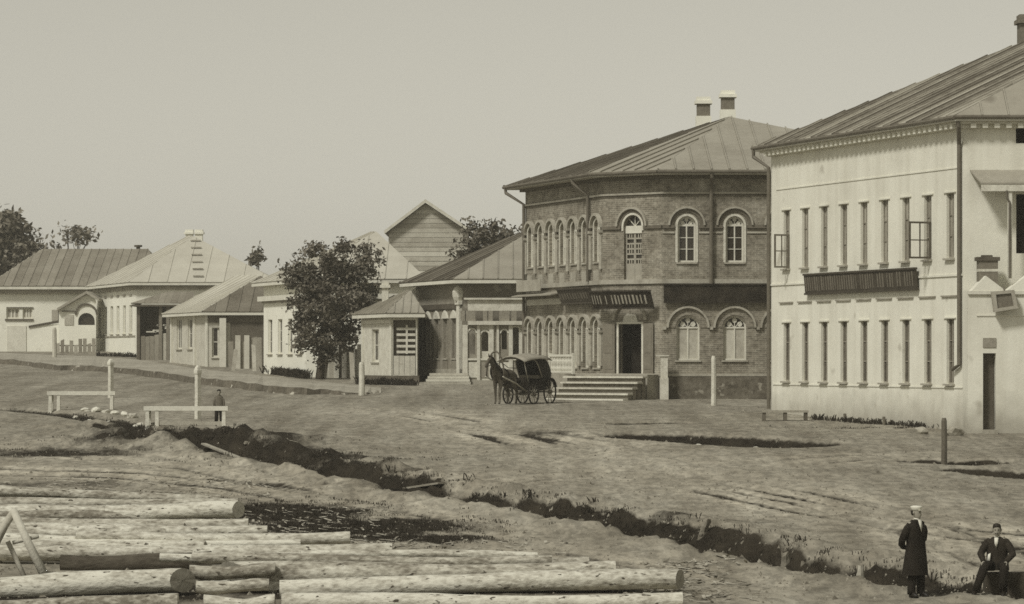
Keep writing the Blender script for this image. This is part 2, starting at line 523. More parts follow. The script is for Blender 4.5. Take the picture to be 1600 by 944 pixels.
def gp(px, py, dz=0.0):
    """ground point seen at a pixel of the photograph"""
    lo, hi = 20.0, 900.0
    for _ in range(60):
        m = (lo + hi) / 2
        if Z(py, m) > base_z(m) + dz: lo = m
        else: hi = m
    return Vector((X(px, lo), lo, base_z(lo) + dz))
# ------------------------------------------------------------------ ground
def poly_world(pix):
    return [gp(x, y) for x, y in pix]

DITCH = poly_world([(150, 668), (230, 684), (330, 700), (450, 722), (560, 742), (660, 762), (760, 780), (860, 797), (960, 818), (1080, 842),
                    (1200, 868), (1320, 893), (1420, 905), (1520, 918), (1640, 936)])
EDGE = poly_world([(-60, 634), (30, 640), (100, 646), (160, 655), (230, 668)])
TRENCH = poly_world([(1040, 679), (1110, 685), (1170, 690), (1215, 692)])
TRENCH4 = poly_world([(985, 661), (1045, 660)])
TRENCH2 = poly_world([(1455, 719), (1500, 722), (1540, 720)])
TRENCH3 = poly_world([(1525, 733), (1580, 739), (1680, 750)])
RUT_A = poly_world([(520, 650), (640, 690), (800, 715), (1000, 700), (1200, 725), (1650, 760)])
RUT_B = poly_world([(250, 740), (420, 765), (620, 800), (800, 830), (1000, 870), (1250, 915)])
RUT_E = poly_world([(700, 660), (820, 690), (1000, 735), (1250, 790), (1620, 850)])
RUT_F = poly_world([(620, 640), (760, 668), (930, 690), (1150, 755), (1400, 810), (1640, 900)])
RUT_G = poly_world([(-40, 735), (200, 742), (380, 758), (560, 790), (760, 850), (1000, 905)])
RUT_C = poly_world([(-50, 702), (150, 712), (330, 730), (520, 770)])
RUT_D = poly_world([(560, 740), (760, 752), (900, 738), (1100, 735), (1350, 712)])

def seg_dist(Xa, Ya, pl):
    """distance to polyline, and which side (positive = farther from the camera)"""
    best = np.full(Xa.shape, 1e9); side = np.zeros(Xa.shape)
    for p, q in zip(pl[:-1], pl[1:]):
        dx, dy = q.x - p.x, q.y - p.y
        L2 = dx * dx + dy * dy
        t = np.clip(((Xa - p.x) * dx + (Ya - p.y) * dy) / L2, 0, 1)
        ex, ey = Xa - (p.x + t * dx), Ya - (p.y + t * dy)
        d = np.hypot(ex, ey)
        s = np.sign(dx * ey - dy * ex)
        k = d < best
        best = np.where(k, d, best); side = np.where(k, s, side)
    return best, side

def vnoise(Xa, Ya, scale, seed=0):
    rs = np.random.RandomState(seed)
    T = rs.rand(256, 256)
    x, y = Xa * scale + 1000, Ya * scale + 1000
    i, j = np.floor(x).astype(int), np.floor(y).astype(int)
    fx, fy = x - i, y - j
    fx = fx * fx * (3 - 2 * fx); fy = fy * fy * (3 - 2 * fy)
    a = T[i % 256, j % 256]; b = T[(i + 1) % 256, j % 256]; c = T[i % 256, (j + 1) % 256]; d = T[(i + 1) % 256, (j + 1) % 256]
    return (a * (1 - fx) + b * fx) * (1 - fy) + (c * (1 - fx) + d * fx) * fy

def blob(Xa, Ya, px, py, rx, ry):
    """soft patch; rx, ry in metres"""
    c = gp(px, py)
    return np.exp(-(((Xa - c.x) / rx) ** 2 + ((Ya - c.y) / ry) ** 2))

def ground_eval(Xa, Ya, full=False):
    z = np.interp(Ya, GY, GZ)
    near = (Ya < 175) & (np.abs(Xa) < 60)
    soil_shade = np.zeros(Xa.shape)
    amp = np.clip((170 - Ya) / 70, 0.1, 1.0) * near
    n1 = vnoise(Xa, Ya, 0.35, 1) - 0.5
    n2 = vnoise(Xa, Ya, 1.3, 2) - 0.5
    n3 = vnoise(Xa, Ya, 3.1, 3) - 0.5
    z = z + amp * (0.07 * n1 + 0.03 * n2 + 0.02 * n3)
    # the main ditch
    d, s = seg_dist(Xa, Ya, DITCH)
    wob = 1 + 0.5 * (vnoise(Xa, Ya, 0.5, 5) - 0.5)
    far = s > 0
    z = z - 0.46 * np.exp(-(d / (0.85 * wob)) ** 4)
    z = z + np.where(far, 0.16 * np.exp(-((d - 1.5) / 0.6) ** 2), 0.10 * np.exp(-((d - 1.6) / 0.7) ** 2))
    rough = np.exp(-(d / 1.8) ** 2)
    z = z + rough * (0.30 * n2 + 0.34 * n3)
    soil_shade = np.maximum(soil_shade, np.where(far, 1.25 * np.exp(-(d / 1.05) ** 6), 1.0 * np.exp(-(d / 0.85) ** 4)) * (0.48 + 0.95 * vnoise(Xa, Ya, 0.6, 11)))
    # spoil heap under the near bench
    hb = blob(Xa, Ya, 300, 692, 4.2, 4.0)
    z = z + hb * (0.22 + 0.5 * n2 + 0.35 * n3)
    soil_shade = np.maximum(soil_shade, 0.95 * hb * (0.6 + 0.7 * vnoise(Xa, Ya, 0.7, 31)))
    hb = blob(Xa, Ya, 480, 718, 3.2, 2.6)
    soil_shade = np.maximum(soil_shade, 0.8 * hb); z = z + hb * 0.3 * n2
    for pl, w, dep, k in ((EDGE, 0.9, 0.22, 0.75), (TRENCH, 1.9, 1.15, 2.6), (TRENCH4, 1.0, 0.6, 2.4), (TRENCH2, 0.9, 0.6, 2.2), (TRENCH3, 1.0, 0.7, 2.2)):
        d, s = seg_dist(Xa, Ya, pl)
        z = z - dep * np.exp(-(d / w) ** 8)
        soil_shade = np.maximum(soil_shade, k * np.exp(-(d / (w * 1.05)) ** 8))
    dust = np.zeros(Xa.shape)
    brk = 0.35 + 0.9 * vnoise(Xa, Ya, 0.22, 21)
    for pl, amp_ in ((RUT_C, 0.8), (RUT_E, 1.0), (RUT_F, 0.9), (RUT_G, 1.0), (RUT_D, 0.7)):
        d, s = seg_dist(Xa, Ya, pl)
        e = np.abs(d - 0.8)
        z = z - 0.06 * np.exp(-(e / 0.2) ** 2)
        soil_shade = np.maximum(soil_shade, 0.80 * amp_ * brk * np.exp(-(e / 0.26) ** 2))
        dust = np.maximum(dust, 0.3 * amp_ * np.exp(-(d / 3.5) ** 2))
        dust = np.maximum(dust, amp_ * brk * np.exp(-(d / 0.5) ** 2))
        dust = np.maximum(dust, 0.8 * amp_ * brk * np.exp(-((d - 1.35) / 0.35) ** 2))
    # sod and damp patches; those at the log piles paint shade between logs
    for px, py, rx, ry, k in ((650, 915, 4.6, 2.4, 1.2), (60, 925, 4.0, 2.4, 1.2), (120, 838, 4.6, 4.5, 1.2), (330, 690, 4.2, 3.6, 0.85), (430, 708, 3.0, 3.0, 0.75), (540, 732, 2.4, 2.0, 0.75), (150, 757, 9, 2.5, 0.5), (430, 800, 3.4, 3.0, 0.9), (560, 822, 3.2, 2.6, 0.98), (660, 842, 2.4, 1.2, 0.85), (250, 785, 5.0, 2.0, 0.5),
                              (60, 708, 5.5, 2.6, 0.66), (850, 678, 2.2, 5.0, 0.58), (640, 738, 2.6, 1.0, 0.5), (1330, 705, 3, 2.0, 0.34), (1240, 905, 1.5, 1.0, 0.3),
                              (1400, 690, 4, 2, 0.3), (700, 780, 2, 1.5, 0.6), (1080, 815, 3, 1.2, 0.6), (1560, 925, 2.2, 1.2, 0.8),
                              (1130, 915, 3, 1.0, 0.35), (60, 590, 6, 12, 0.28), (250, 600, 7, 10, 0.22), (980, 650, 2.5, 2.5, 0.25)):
        soil_shade = np.maximum(soil_shade, k * blob(Xa, Ya, px, py, rx, ry))
    return (z, soil_shade, dust) if full else (z, soil_shade)

def gz(x, y):
    z, _ = ground_eval(np.array([float(x)]), np.array([float(y)]))
    return float(z[0])

def axis(parts):
    out = []
    for a, b, st in parts:
        out += list(np.arange(a, b, st))
    return np.array(sorted(set(np.round(out, 4))))

def make_ground():
    xs = axis([(-4000, -400, 300), (-400, -70, 15), (-70, -24, 1.0), (-24, 22, 0.2), (22, 70, 2.0), (70, 400, 15), (400, 4001, 300)])
    ys = axis([(-300, 30, 30), (30, 54, 2), (54, 84, 0.2), (84, 125, 0.3), (125, 170, 0.8), (170, 260, 4), (260, 700, 30), (700, 6001, 400)])
    Xa, Ya = np.meshgrid(xs, ys, indexing='xy')
    Zz, soil_shade, dust = ground_eval(Xa, Ya, True)
    nx, ny = len(xs), len(ys)
    co = np.stack([Xa.ravel(), Ya.ravel(), Zz.ravel()], 1)
    idx = np.arange(nx * ny).reshape(ny, nx)
    q = np.stack([idx[:-1, :-1].ravel(), idx[:-1, 1:].ravel(), idx[1:, 1:].ravel(), idx[1:, :-1].ravel()], 1)
    me = bpy.data.meshes.new('ground')
    me.vertices.add(len(co)); me.vertices.foreach_set('co', co.ravel())
    me.loops.add(q.size); me.loops.foreach_set('vertex_index', q.ravel())
    me.polygons.add(len(q)); me.polygons.foreach_set('loop_start', np.arange(0, q.size, 4)); 
    me.polygons.foreach_set('use_smooth', np.ones(len(q), bool))
    me.update(calc_edges=True)
    a = me.attributes.new('soil_shade', 'FLOAT', 'POINT'); a.data.foreach_set('value', soil_shade.ravel().astype(np.float32))
    a = me.attributes.new('dust', 'FLOAT', 'POINT'); a.data.foreach_set('value', dust.ravel().astype(np.float32))
    me.materials.append(MATS['earth'])
    o = bpy.data.objects.new('ground', me); COL.objects.link(o)
    tag(o, kind='structure')
make_ground()

# raised footway along the house fronts, its bank towards the road
def footway():
    def onp(px, py):
        return gp(px, py, 0.32 if px < 470 else max(0.01, 0.32 - 0.31 * (px - 470) / 120))
    near_px = [(-90, 556), (20, 562), (90, 570), (150, 572), (200, 576), (300, 588), (400, 600), (480, 607), (560, 613), (600, 615)]
    far_px = [(-90, 547), (20, 552), (90, 555), (150, 557), (215, 562), (300, 575), (400, 586), (480, 594), (560, 602), (600, 606)]
    near, far = [], []
    for i in range(len(near_px) - 1):
        for k in range(8):
            t = k / 8
            n = onp(near_px[i][0] * (1 - t) + near_px[i + 1][0] * t, near_px[i][1] * (1 - t) + near_px[i + 1][1] * t)
            f = onp(far_px[i][0] * (1 - t) + far_px[i + 1][0] * t, far_px[i][1] * (1 - t) + far_px[i + 1][1] * t)
            n.y += random.uniform(-0.7, 0.7); n.z += random.uniform(-0.05, 0.04)
            near.append(n); far.append(f)
    mb = MB(); me_top = MB()
    for i in range(len(near) - 1):
        a, b, c, d = near[i], near[i + 1], far[i + 1], far[i]
        mb.quad(a, b, c, d)
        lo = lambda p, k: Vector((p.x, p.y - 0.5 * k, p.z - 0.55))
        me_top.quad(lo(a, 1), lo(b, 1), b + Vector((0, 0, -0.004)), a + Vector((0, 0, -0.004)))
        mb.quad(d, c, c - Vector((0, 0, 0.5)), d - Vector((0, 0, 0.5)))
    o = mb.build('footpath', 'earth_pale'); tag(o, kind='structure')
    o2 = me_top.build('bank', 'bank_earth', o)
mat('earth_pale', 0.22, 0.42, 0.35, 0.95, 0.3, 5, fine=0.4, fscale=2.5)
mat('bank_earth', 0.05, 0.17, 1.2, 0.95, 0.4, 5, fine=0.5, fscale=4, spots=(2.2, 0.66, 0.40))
footway()

# ------------------------------------------------------------------ building kit
def wall_mesh(mb, fr, a0, a1, c0, c1, openings, reveal=0.2):
    """facade sheet with real openings. opening = (a centre, width, c bottom, c top, arched)"""
    rows = {}
    for op in openings:
        rows.setdefault((op[2], op[3], op[4]), []).append(op)
    keys = sorted(rows)
    c = c0
    P = lambda a, cc, b=0.0: fr.p(a, b, cc)
    def rect(x0, x1, y0, y1):
        if x1 - x0 > 1e-5 and y1 - y0 > 1e-5:
            mb.quad(P(x0, y0), P(x1, y0), P(x1, y1), P(x0, y1))
    for key in keys:
        cb, ct, arched = key
        rect(a0, a1, c, cb)
        ops = sorted(rows[key])
        a = a0
        for ac, w, _, _, _ in ops:
            l, r = ac - w / 2, ac + w / 2
            rect(a, l, cb, ct)
            if arched:
                R = w / 2; cs = ct - R; n = 10
                arc = [(ac - R * math.cos(math.pi * i / n), cs + R * math.sin(math.pi * i / n)) for i in range(n + 1)]
                for i in range(n):
                    (xa, ya), (xb, yb) = arc[i], arc[i + 1]
                    mb.quad(P(xa, ya), P(xb, yb), P(xb, ct), P(xa, ct))
                    mb.quad(P(xa, ya), P(xa, ya, reveal), P(xb, yb, reveal), P(xb, yb))
                side_top = cs
            else:
                side_top = ct
                mb.quad(P(l, ct), P(l, ct, reveal), P(r, ct, reveal), P(r, ct))
            mb.quad(P(l, cb), P(l, cb, reveal), P(l, side_top, reveal), P(l, side_top))
            mb.quad(P(r, cb), P(r, side_top), P(r, side_top, reveal), P(r, cb, reveal))
            mb.quad(P(l, cb), P(r, cb), P(r, cb, reveal), P(l, cb, reveal))
            a = r
        rect(a, a1, cb, ct)
        c = ct
    rect(a0, a1, c, c1)
    return mb

def window_proto(w, h, arched, nx, nz, frame='white_paint', glass='window_glass', ft=0.07, mt=0.035, sill=True, fan=False):
    """local coordinates: x along the wall, y into it (0 = glass plane side), z up from the sill"""
    fb = MB()
    R = w / 2
    hs = h - R if arched else h
    fb.box(-R, -R + ft, 0, 0.07, 0, hs); fb.box(R - ft, R, 0, 0.07, 0, hs)
    fb.box(-R + ft, R - ft, 0, 0.07, 0, ft)
    fb.box(-R + ft, R - ft, 0, 0.07, hs - ft / 2, hs + ft / 2)
    if arched:
        n = 10
        for i in range(n):
            a1, a2 = math.pi * i / n, math.pi * (i + 1) / n
            q = [(-math.cos(a1) * R, math.sin(a1) * R), (-math.cos(a2) * R, math.sin(a2) * R),
                 (-math.cos(a2) * (R - ft), math.sin(a2) * (R - ft)), (-math.cos(a1) * (R - ft), math.sin(a1) * (R - ft))]
            fb.prism([(x, 0, hs + z) for x, z in q], (0, 0.07, 0))
        for k in (range(1, 4) if fan else range(2, 3)):
            an = math.pi * k / 4
            x, z = -math.cos(an) * (R - ft), math.sin(an) * (R - ft)
            tx, tz = math.sin(an) * mt / 2, math.cos(an) * mt / 2
            fb.prism([(-tx, 0.01, hs - tz), (tx, 0.01, hs + tz), (x + tx, 0.01, hs + z + tz), (x - tx, 0.01, hs + z - tz)], (0, 0.04, 0))
        if fan:
            for cx, cz in ((0, 0.62), (-0.45, 0.3), (0.45, 0.3)):
                fb.tube([(cx * R, 0.02, hs + cz * R), (cx * R, 0.05, hs + cz * R)], 0.10 * R / 0.45, 8)
    xs = [-R + ft + (2 * R - 2 * ft) * i / nx for i in range(nx + 1)]
    zs = [ft + (hs - ft * 1.5) * i / nz for i in range(nz + 1)]
    for x in xs[1:-1]: fb.box(x - mt, x + mt, 0.005, 0.055, ft, hs - ft / 2)
    for z in zs[1:-1]: fb.box(-R + ft, R - ft, 0.008, 0.05, z - mt / 2, z + mt / 2)
    fm = fb.mesh('window', frame)
    panes = []
    for i in range(nx):
        for j in range(nz):
            pb = MB(); pb.box(xs[i], xs[i + 1], 0.045, 0.055 + 0.002 * ((i + j) % 2), zs[j], zs[j + 1])
            panes.append(pb.mesh('pane', glass))
    if arched:
        pb = MB(); n = 10
        pb.prism([(-math.cos(math.pi * i / n) * (R - ft), 0.045, hs + math.sin(math.pi * i / n) * (R - ft)) for i in range(n + 1)], (0, 0.012, 0))
        panes.append(pb.mesh('pane', 'window_glass'))
    sm = None
    if sill:
        sb = MB(); sb.box(-R - 0.07, R + 0.07, -0.21, 0.02, -0.07, -0.004)
        sm = sb.mesh('sill', 'brick_trim' if frame != 'white_paint_worn' else 'white_paint_worn')
    return fm, panes, sm

def place_window(proto, root, fr, a, c, depth):
    fm, panes, sm = proto
    w = put(fm, 'window', root, fr.M(a, depth, c))
    for p in panes: sub(p, 'pane', w)
    if sm: sub(sm, 'sill', w)
    return w

def arch_band(mb, fr, a, cs, r0, r1, b0, b1, n=14, legs=0.0):
    """hood mould over an arched opening"""
    for i in range(n):
        t1, t2 = math.pi * i / n, math.pi * (i + 1) / n
        q = [(r1, t1), (r1, t2), (r0, t2), (r0, t1)]
        pts = [fr.p(a - math.cos(t) * r, b0, cs + math.sin(t) * r) for r, t in q]
        mb.prism(pts, fr.b * (b1 - b0))
    if legs > 0:
        for sg in (-1, 1):
            x0, x1 = sorted((a + sg * r0, a + sg * r1))
            mb.box(x0, x1, b0, b1, cs - legs, cs - 0.002, fr)

def clip_strip(poly, u, o, lo, hi):
    def clip(pts, val, keep_ge):
        out = []
        for i in range(len(pts)):
            p, q = pts[i], pts[(i + 1) % len(pts)]
            a, b = (p - o).dot(u) - val, (q - o).dot(u) - val
            if not keep_ge: a, b = -a, -b
            if a >= 0: out.append(p)
            if (a >= 0) != (b >= 0): out.append(p + (q - p) * (a / (a - b)))
        return out
    r = clip(poly, lo, True)
    if len(r) >= 3: r = clip(r, hi, False)
    return r if len(r) >= 3 else None

def roof_slope(roof, pts, spacing, m, name='roof_panel', seam=0.05, thick=0.05, seam_w=0.05):
    """sheets or boards running up a roof slope, each its own piece with a standing seam; pts[0], pts[1] = eave"""
    pts = [Vector(p) for p in pts]
    u = (pts[1] - pts[0]).normalized()
    nrm = (pts[1] - pts[0]).cross(pts[-1] - pts[0]).normalized()
    if nrm.z < 0: nrm = -nrm
    es = [(p - pts[0]).dot(u) for p in pts]
    lo, hi = min(es), max(es)
    n = max(1, round((hi - lo) / spacing))
    st = (hi - lo) / n
    for i in range(n):
        a, b = lo + st * i, lo + st * (i + 1)
        r = clip_strip(pts, u, pts[0], a + 0.004, b - 0.004)
        if r is None: continue
        lift = nrm * random.uniform(0, 0.012)
        mb = MB(); mb.prism([p + lift for p in r], nrm * thick)
        if seam > 0:
            r2 = clip_strip(pts, u, pts[0], a + 0.004, a + 0.004 + seam_w)
            if r2: mb.prism([p + lift + nrm * (thick + 0.001) for p in r2], nrm * seam)
        mb.build(name, m, roof)

def offset_poly(pts, d):
    """plan polygon given in left-to-right-from-outside order (counter-clockwise from above): push edges outwards"""
    n = len(pts); out = []
    for i in range(n):
        p0, p1, p2 = Vector(pts[i - 1]).to_2d(), Vector(pts[i]).to_2d(), Vector(pts[(i + 1) % n]).to_2d()
        e1, e2 = (p1 - p0).normalized(), (p2 - p1).normalized()
        n1, n2 = Vector((e1.y, -e1.x)), Vector((e2.y, -e2.x))
        k = n1 + n2
        out.append(p1 + k * (d / max(0.3, k.dot(n1))))
    return out

def belt(root, name, m, plan, z0, z1, proud, closed=True, inner=0.0):
    """moulding round a plan polygon"""
    o1 = offset_poly(plan, proud); o0 = offset_poly(plan, inner)
    mb = MB(); n = len(plan)
    for i in range(n if closed else n - 1):
        j = (i + 1) % n
        a0, b0, a1, b1 = o0[i], o0[j], o1[i], o1[j]
        mb.hexa([(a0.x, a0.y, z0), (a1.x, a1.y, z0), (b1.x, b1.y, z0), (b0.x, b0.y, z0),
                 (a0.x, a0.y, z1), (a1.x, a1.y, z1), (b1.x, b1.y, z1), (b0.x, b0.y, z1)])
    return mb.build(name, m, root)

def pipe(root, pts, r=0.07, name='downpipe', m='gutter_metal'):
    mb = MB(); mb.tube(pts, r, 8)
    return mb.build(name, m, root)

def chimney(root, x, y, z0, z1, w, m='chimney_brick', cap='white_plaster_far', base_z1=None):
    mb = MB(); mb.box(x - w / 2, x + w / 2, y - w / 2, y + w / 2, z0, z1)
    c = mb.build('chimney', m, root)
    mb = MB()
    mb.box(x - w / 2 - 0.10, x + w / 2 + 0.10, y - w / 2 - 0.10, y + w / 2 + 0.10, z1 + 0.002, z1 + 0.16)
    mb.box(x - w / 2 - 0.02, x + w / 2 + 0.02, y - w / 2 - 0.02, y + w / 2 + 0.02, z1 + 0.161, z1 + 0.34)
    mb.build('chimney_cap', cap, c)
    if base_z1:
        mb = MB(); mb.box(x - w / 2 - 0.05, x + w / 2 + 0.05, y - w / 2 - 0.05, y + w / 2 + 0.05, z0, base_z1)
        mb.build('chimney_base', cap, c)
    return c

def plank_row(root, fr, a0, a1, z0, z1, w, m, name='plank', gap=0.015, th=0.04, b=0.0, jag=0.0, lean=0.0):
    n = max(1, round((a1 - a0) / w)); st = (a1 - a0) / n
    for i in range(n):
        x0 = a0 + i * st + gap / 2; x1 = a0 + (i + 1) * st - gap / 2
        top = z1 + random.uniform(-jag, jag); sh = random.uniform(-lean, lean); bb = b + random.uniform(-0.012, 0.012)
        mb = MB()
        pts = [(x0, bb, z0), (x1, bb, z0), (x1, bb + th, z0), (x0, bb + th, z0), (x0 + sh, bb, top), (x1 + sh, bb, top + random.uniform(-jag, jag) * 0.4), (x1 + sh, bb + th, top), (x0 + sh, bb + th, top)]
        mb.hexa([fr.p(*q) for q in pts])
        mb.build(name, m, root)

def sign_board(name, label, fr, a0, a1, c0, c1, b0, th, tilt, m, letter, n_letters, lh=0.62, bow=0.0):
    """painted board; the lettering is too blurred to read and shows only as upright strokes"""
    base = fr.p((a0 + a1) / 2, b0, c0)
    root = empty(name, base, label, 'sign')
    n = 12 if bow else 1
    def bb(t): return b0 - bow * (1 - (2 * t - 1) ** 2)
    mb = MB()
    for i in range(n):
        t1, t2 = i / n, (i + 1) / n
        x1, x2 = a0 + (a1 - a0) * t1, a0 + (a1 - a0) * t2
        y1, y2 = bb(t1), bb(t2)
        q = [(x1, y1, c0), (x2, y2, c0), (x2, y2 + th, c0), (x1, y1 + th, c0), (x1, y1 - tilt, c1), (x2, y2 - tilt, c1), (x2, y2 - tilt + th, c1), (x1, y1 - tilt + th, c1)]
        mb.hexa([fr.p(*v) for v in q])
    board = mb.build('board', m, root)
    for cc in (c0, c1):
        mb = MB()
        k = 0 if cc == c0 else 1
        for i in range(n):
            t1, t2 = i / n, (i + 1) / n
            x1, x2 = a0 + (a1 - a0) * t1, a0 + (a1 - a0) * t2
            y1, y2 = bb(t1) - tilt * k - 0.05, bb(t2) - tilt * k - 0.05
            z0, z1 = (cc - 0.07, cc - 0.002) if k == 0 else (cc + 0.002, cc + 0.07)
            mb.hexa([fr.p(*v) for v in [(x1, y1, z0), (x2, y2, z0), (x2, y2 + th + 0.08, z0), (x1, y1 + th + 0.08, z0), (x1, y1, z1), (x2, y2, z1), (x2, y2 + th + 0.08, z1), (x1, y1 + th + 0.08, z1)]])
        mb.build('frame_rail', m, root)
    H = c1 - c0
    pitch = (a1 - a0 - 0.24) / max(1, n_letters)
    for i in range(n_letters):
        if random.random() < 0.08: continue
        xx = a0 + 0.12 + pitch * i
        w = pitch * random.uniform(0.25, 0.62)
        t = (xx - a0) / (a1 - a0)
        zb, zt = c0 + H * (0.5 - lh / 2 * random.uniform(0.85, 1)), c0 + H * (0.5 + lh / 2 * random.uniform(0.85, 1))
        yb = bb(t) - tilt * (zb - c0) / H; yt = bb(t) - tilt * (zt - c0) / H
        mb = MB()
        mb.hexa([fr.p(*v) for v in [(xx, yb - 0.012, zb), (xx + w, yb - 0.012, zb), (xx + w, yb + 0.01, zb), (xx, yb + 0.01, zb),
                                    (xx, yt - 0.012, zt), (xx + w, yt - 0.012, zt), (xx + w, yt + 0.01, zt), (xx, yt + 0.01, zt)]])
        mb.build('letter_stroke', letter, board)
    return root
# ------------------------------------------------------------------ the white two-storey house on the right
def white_house():
    D = 108.5
    C0 = Vector((X(1505, D), D)); L = 16.0
    far = C0 + S_DIR.to_2d() * L
    FR = Vector((C0.x + 26, D)); BR = Vector((FR.x, far.y))
    zb, zt = 1.6, Z(187, D)
    root = empty('white_house', (C0.x, C0.y, 2.0), 'large white plastered two-storey house with hipped plank roof, nearest of the buildings', 'house')
    plan = [far, C0, FR, BR]
    fs = Frame(far, C0); ff = Frame(C0, FR); fb = Frame(BR, far)
    zw = lambda y: Z(y, D)
    sp = 1.70
    tt = [0.95 + sp * i for i in range(9)]
    up = (zw(402), zw(300)); lo = (zw(600), zw(498))
    w = 0.56; rv = 0.09
    ops = [(L - t, w, up[0], up[1], False) for t in tt] + [(L - t, w, lo[0], lo[1], False) for t in tt]
    wall_mesh(MB_s := MB(), fs, 0, L, zb, zt, ops, rv)
    MB_s.build('wall', 'white_plaster', root)
    # front wall: attic light and the dark gallery opening
    gx = X(1594, D) - C0.x
    mbf = MB()
    ops2 = [(X(1597, D) - C0.x, 0.42, zw(224), zw(195), False), (X(1612, D) - C0.x, 1.05, zw(396), zw(303), False)]
    wall_mesh(mbf, ff, 0, ff.L, zb, zt, ops2, 0.3)
    mbf.build('wall', 'white_plaster', root)
    for a, ww, c0, c1, _ in ops2:
        b = MB(); b.box(a - ww / 2, a + ww / 2, 0.3, 0.33, c0, c1, ff); b.build('opening', 'dark_interior', root)
    mb = MB()
    for p, q in ((FR, BR), (BR, far)):
        mb.quad((p.x, p.y, zb), (q.x, q.y, zb), (q.x, q.y, zt), (p.x, p.y, zt))
    mb.build('wall', 'white_plaster', root)
    pr_u = window_proto(w, up[1] - up[0], False, 2, 3, 'carved_trim', glass='blind_grey', ft=0.05)
    pr_l = window_proto(w, lo[1] - lo[0], False, 2, 3, 'carved_trim', glass='pane_dim', ft=0.05)
    pr_o = window_proto(w, up[1] - up[0], False, 2, 1, 'white_paint', ft=0.05)
    drip = MB(); drip.box(-w / 2 - 0.16, w / 2 + 0.16, -0.05, 0.0, 0, 0.05); drip_m = drip.mesh('lintel', 'white_plaster')
    ledge = MB(); ledge.box(-0.62, 0.62, -0.06, 0.0, 0, 0.05); ledge_m = ledge.mesh('ledge', 'plaster_line')
    for i, t in enumerate(tt):
        place_window(pr_u, root, fs, L - t, up[0], rv)
        place_window(pr_l, root, fs, L - t, lo[0], rv)
        put(drip_m, 'lintel', root, fs.M(L - t, -0.003, up[1] + 0.02))
        put(drip_m, 'lintel', root, fs.M(L - t, -0.003, lo[1] + 0.02))
        put(ledge_m, 'ledge', root, fs.M(L - t, -0.003, zw(463)))
    # casements standing open, hinged on the far jamb
    def casement(a, wid, n):
        m = MB()
        t_ = 0.05
        H = 1.28
        m.box(-0.02, 0.03, -t_ * 1.3, 0, 0, H); m.box(-0.02, 0.03, -wid, -wid + t_ * 1.3, 0, H)
        m.box(-0.02, 0.03, -wid + t_ * 1.3, -t_ * 1.3, 0, t_ * 1.3); m.box(-0.02, 0.03, -wid + t_ * 1.3, -t_ * 1.3, H - t_ * 1.3, H)
        m.box(-0.012, 0.022, -wid + t_ * 1.3, -t_ * 1.3, H * 0.5 - 0.02, H * 0.5 + 0.02)
        if n > 1: m.box(-0.012, 0.022, -wid * 0.5 - 0.02, -wid * 0.5 + 0.02, t_ * 1.3, H - t_ * 1.3)
        return put(m.mesh('casement', 'wood_dark'), 'casement', root, fs.M(a, -0.02, up[0] + 0.02))
    casement(L - tt[8] + 0.27, 0.62, 2); casement(L - tt[1] + 0.27, 0.84, 2)
    # string lines, plinth, cornice with dentils
    mb = MB(); mb.box(0.5, L - 0.4, -0.028, 0.0, zw(262), zw(262) + 0.05, fs); mb.build('string_course', 'white_plaster', root)
    mb = MB(); mb.box(0.01, L - 0.01, -0.045, -0.002, zw(431), zw(431) + 0.07, fs); mb.build('string_course', 'white_plaster', root)
    mb = MB(); mb.box(0.2, L - 0.01, -0.03, -0.002, zw(607), zw(607) + 0.05, fs); mb.build('string_course', 'white_plaster', root)
    belt(root, 'cornice', 'white_plaster', plan, zt - 0.30, zt - 0.16, 0.12, inner=0.004)
    belt(root, 'cornice', 'white_plaster', plan, zt - 0.155, zt + 0.02, 0.30, inner=0.004)
    db = MB(); db.box(-0.09, 0.09, -0.26, -0.002, -0.14, 0.0)
    dm = db.mesh('dentil', 'white_plaster')
    for i in range(40):
        put(dm, 'dentil', root, fs.M(0.2 + i * 0.4, -0.10, zt - 0.1585))
    for i in range(8):
        put(dm, 'dentil', root, ff.M(0.3 + i * 0.4, -0.10, zt - 0.1585))
    # roof
    ev = offset_poly(plan, 0.50); ze = zt + 0.06
    E = [Vector((p.x, p.y, ze)) for p in ev]
    A = at(2010, -92, 116.5)
    A2 = Vector((A.x + 1.0, A.y, A.z))
    edge = belt(root, 'roof', 'wood_pale', plan, ze - 0.14, ze - 0.005, 0.48, inner=0.3)
    roof_slope(edge, [E[0], E[1], A], 0.62, 'plank_roof', seam=0.035)
    roof_slope(edge, [E[1], E[2], A2, A], 0.9, 'metal_roof', seam=0.03)
    mb = MB(); mb.poly([E[2], E[3], A2]); mb.poly([E[3], E[0], A, A2]); mb.build('roof_back', 'plank_roof', edge)
    gut = MB(); gut.tube([E[0] + Vector((0, 0, -0.02)), E[1] + Vector((0, 0, -0.02))], 0.07, 8); gut.tube([E[1], E[2]], 0.07, 8)
    gut.build('gutter', 'gutter_metal', root)
    chimney(root, X(1607, 121) + 0.0, 121, Z(110, 121), Z(38, 121), 0.75, 'chimney_brick', 'chimney_brick')
    # downpipes
    c = fs.p(L - 0.10, -0.10, 0)
    pipe(root, [E[1] + Vector((0.1, 0.1, -0.1)), E[1] + Vector((0.15, 0.15, -0.3)), (c.x, c.y, zw(226)), (c.x, c.y, zw(570)), fs.p(L - 0.55, -0.12, zw(577))], 0.075)
    c = fs.p(-0.02, -0.10, 0)
    pipe(root, [E[0] + Vector((0.05, -0.1, -0.05)), E[0] + Vector((0.05, -0.1, -0.35)), (c.x, c.y, Z(262, fs.o.y)), (c.x, c.y, 2.6)], 0.075)
    # gallery canopy on the front wall
    can = MB()
    c0 = C0.x; a0, a1 = X(1527, D) - c0, X(1700, D) - c0
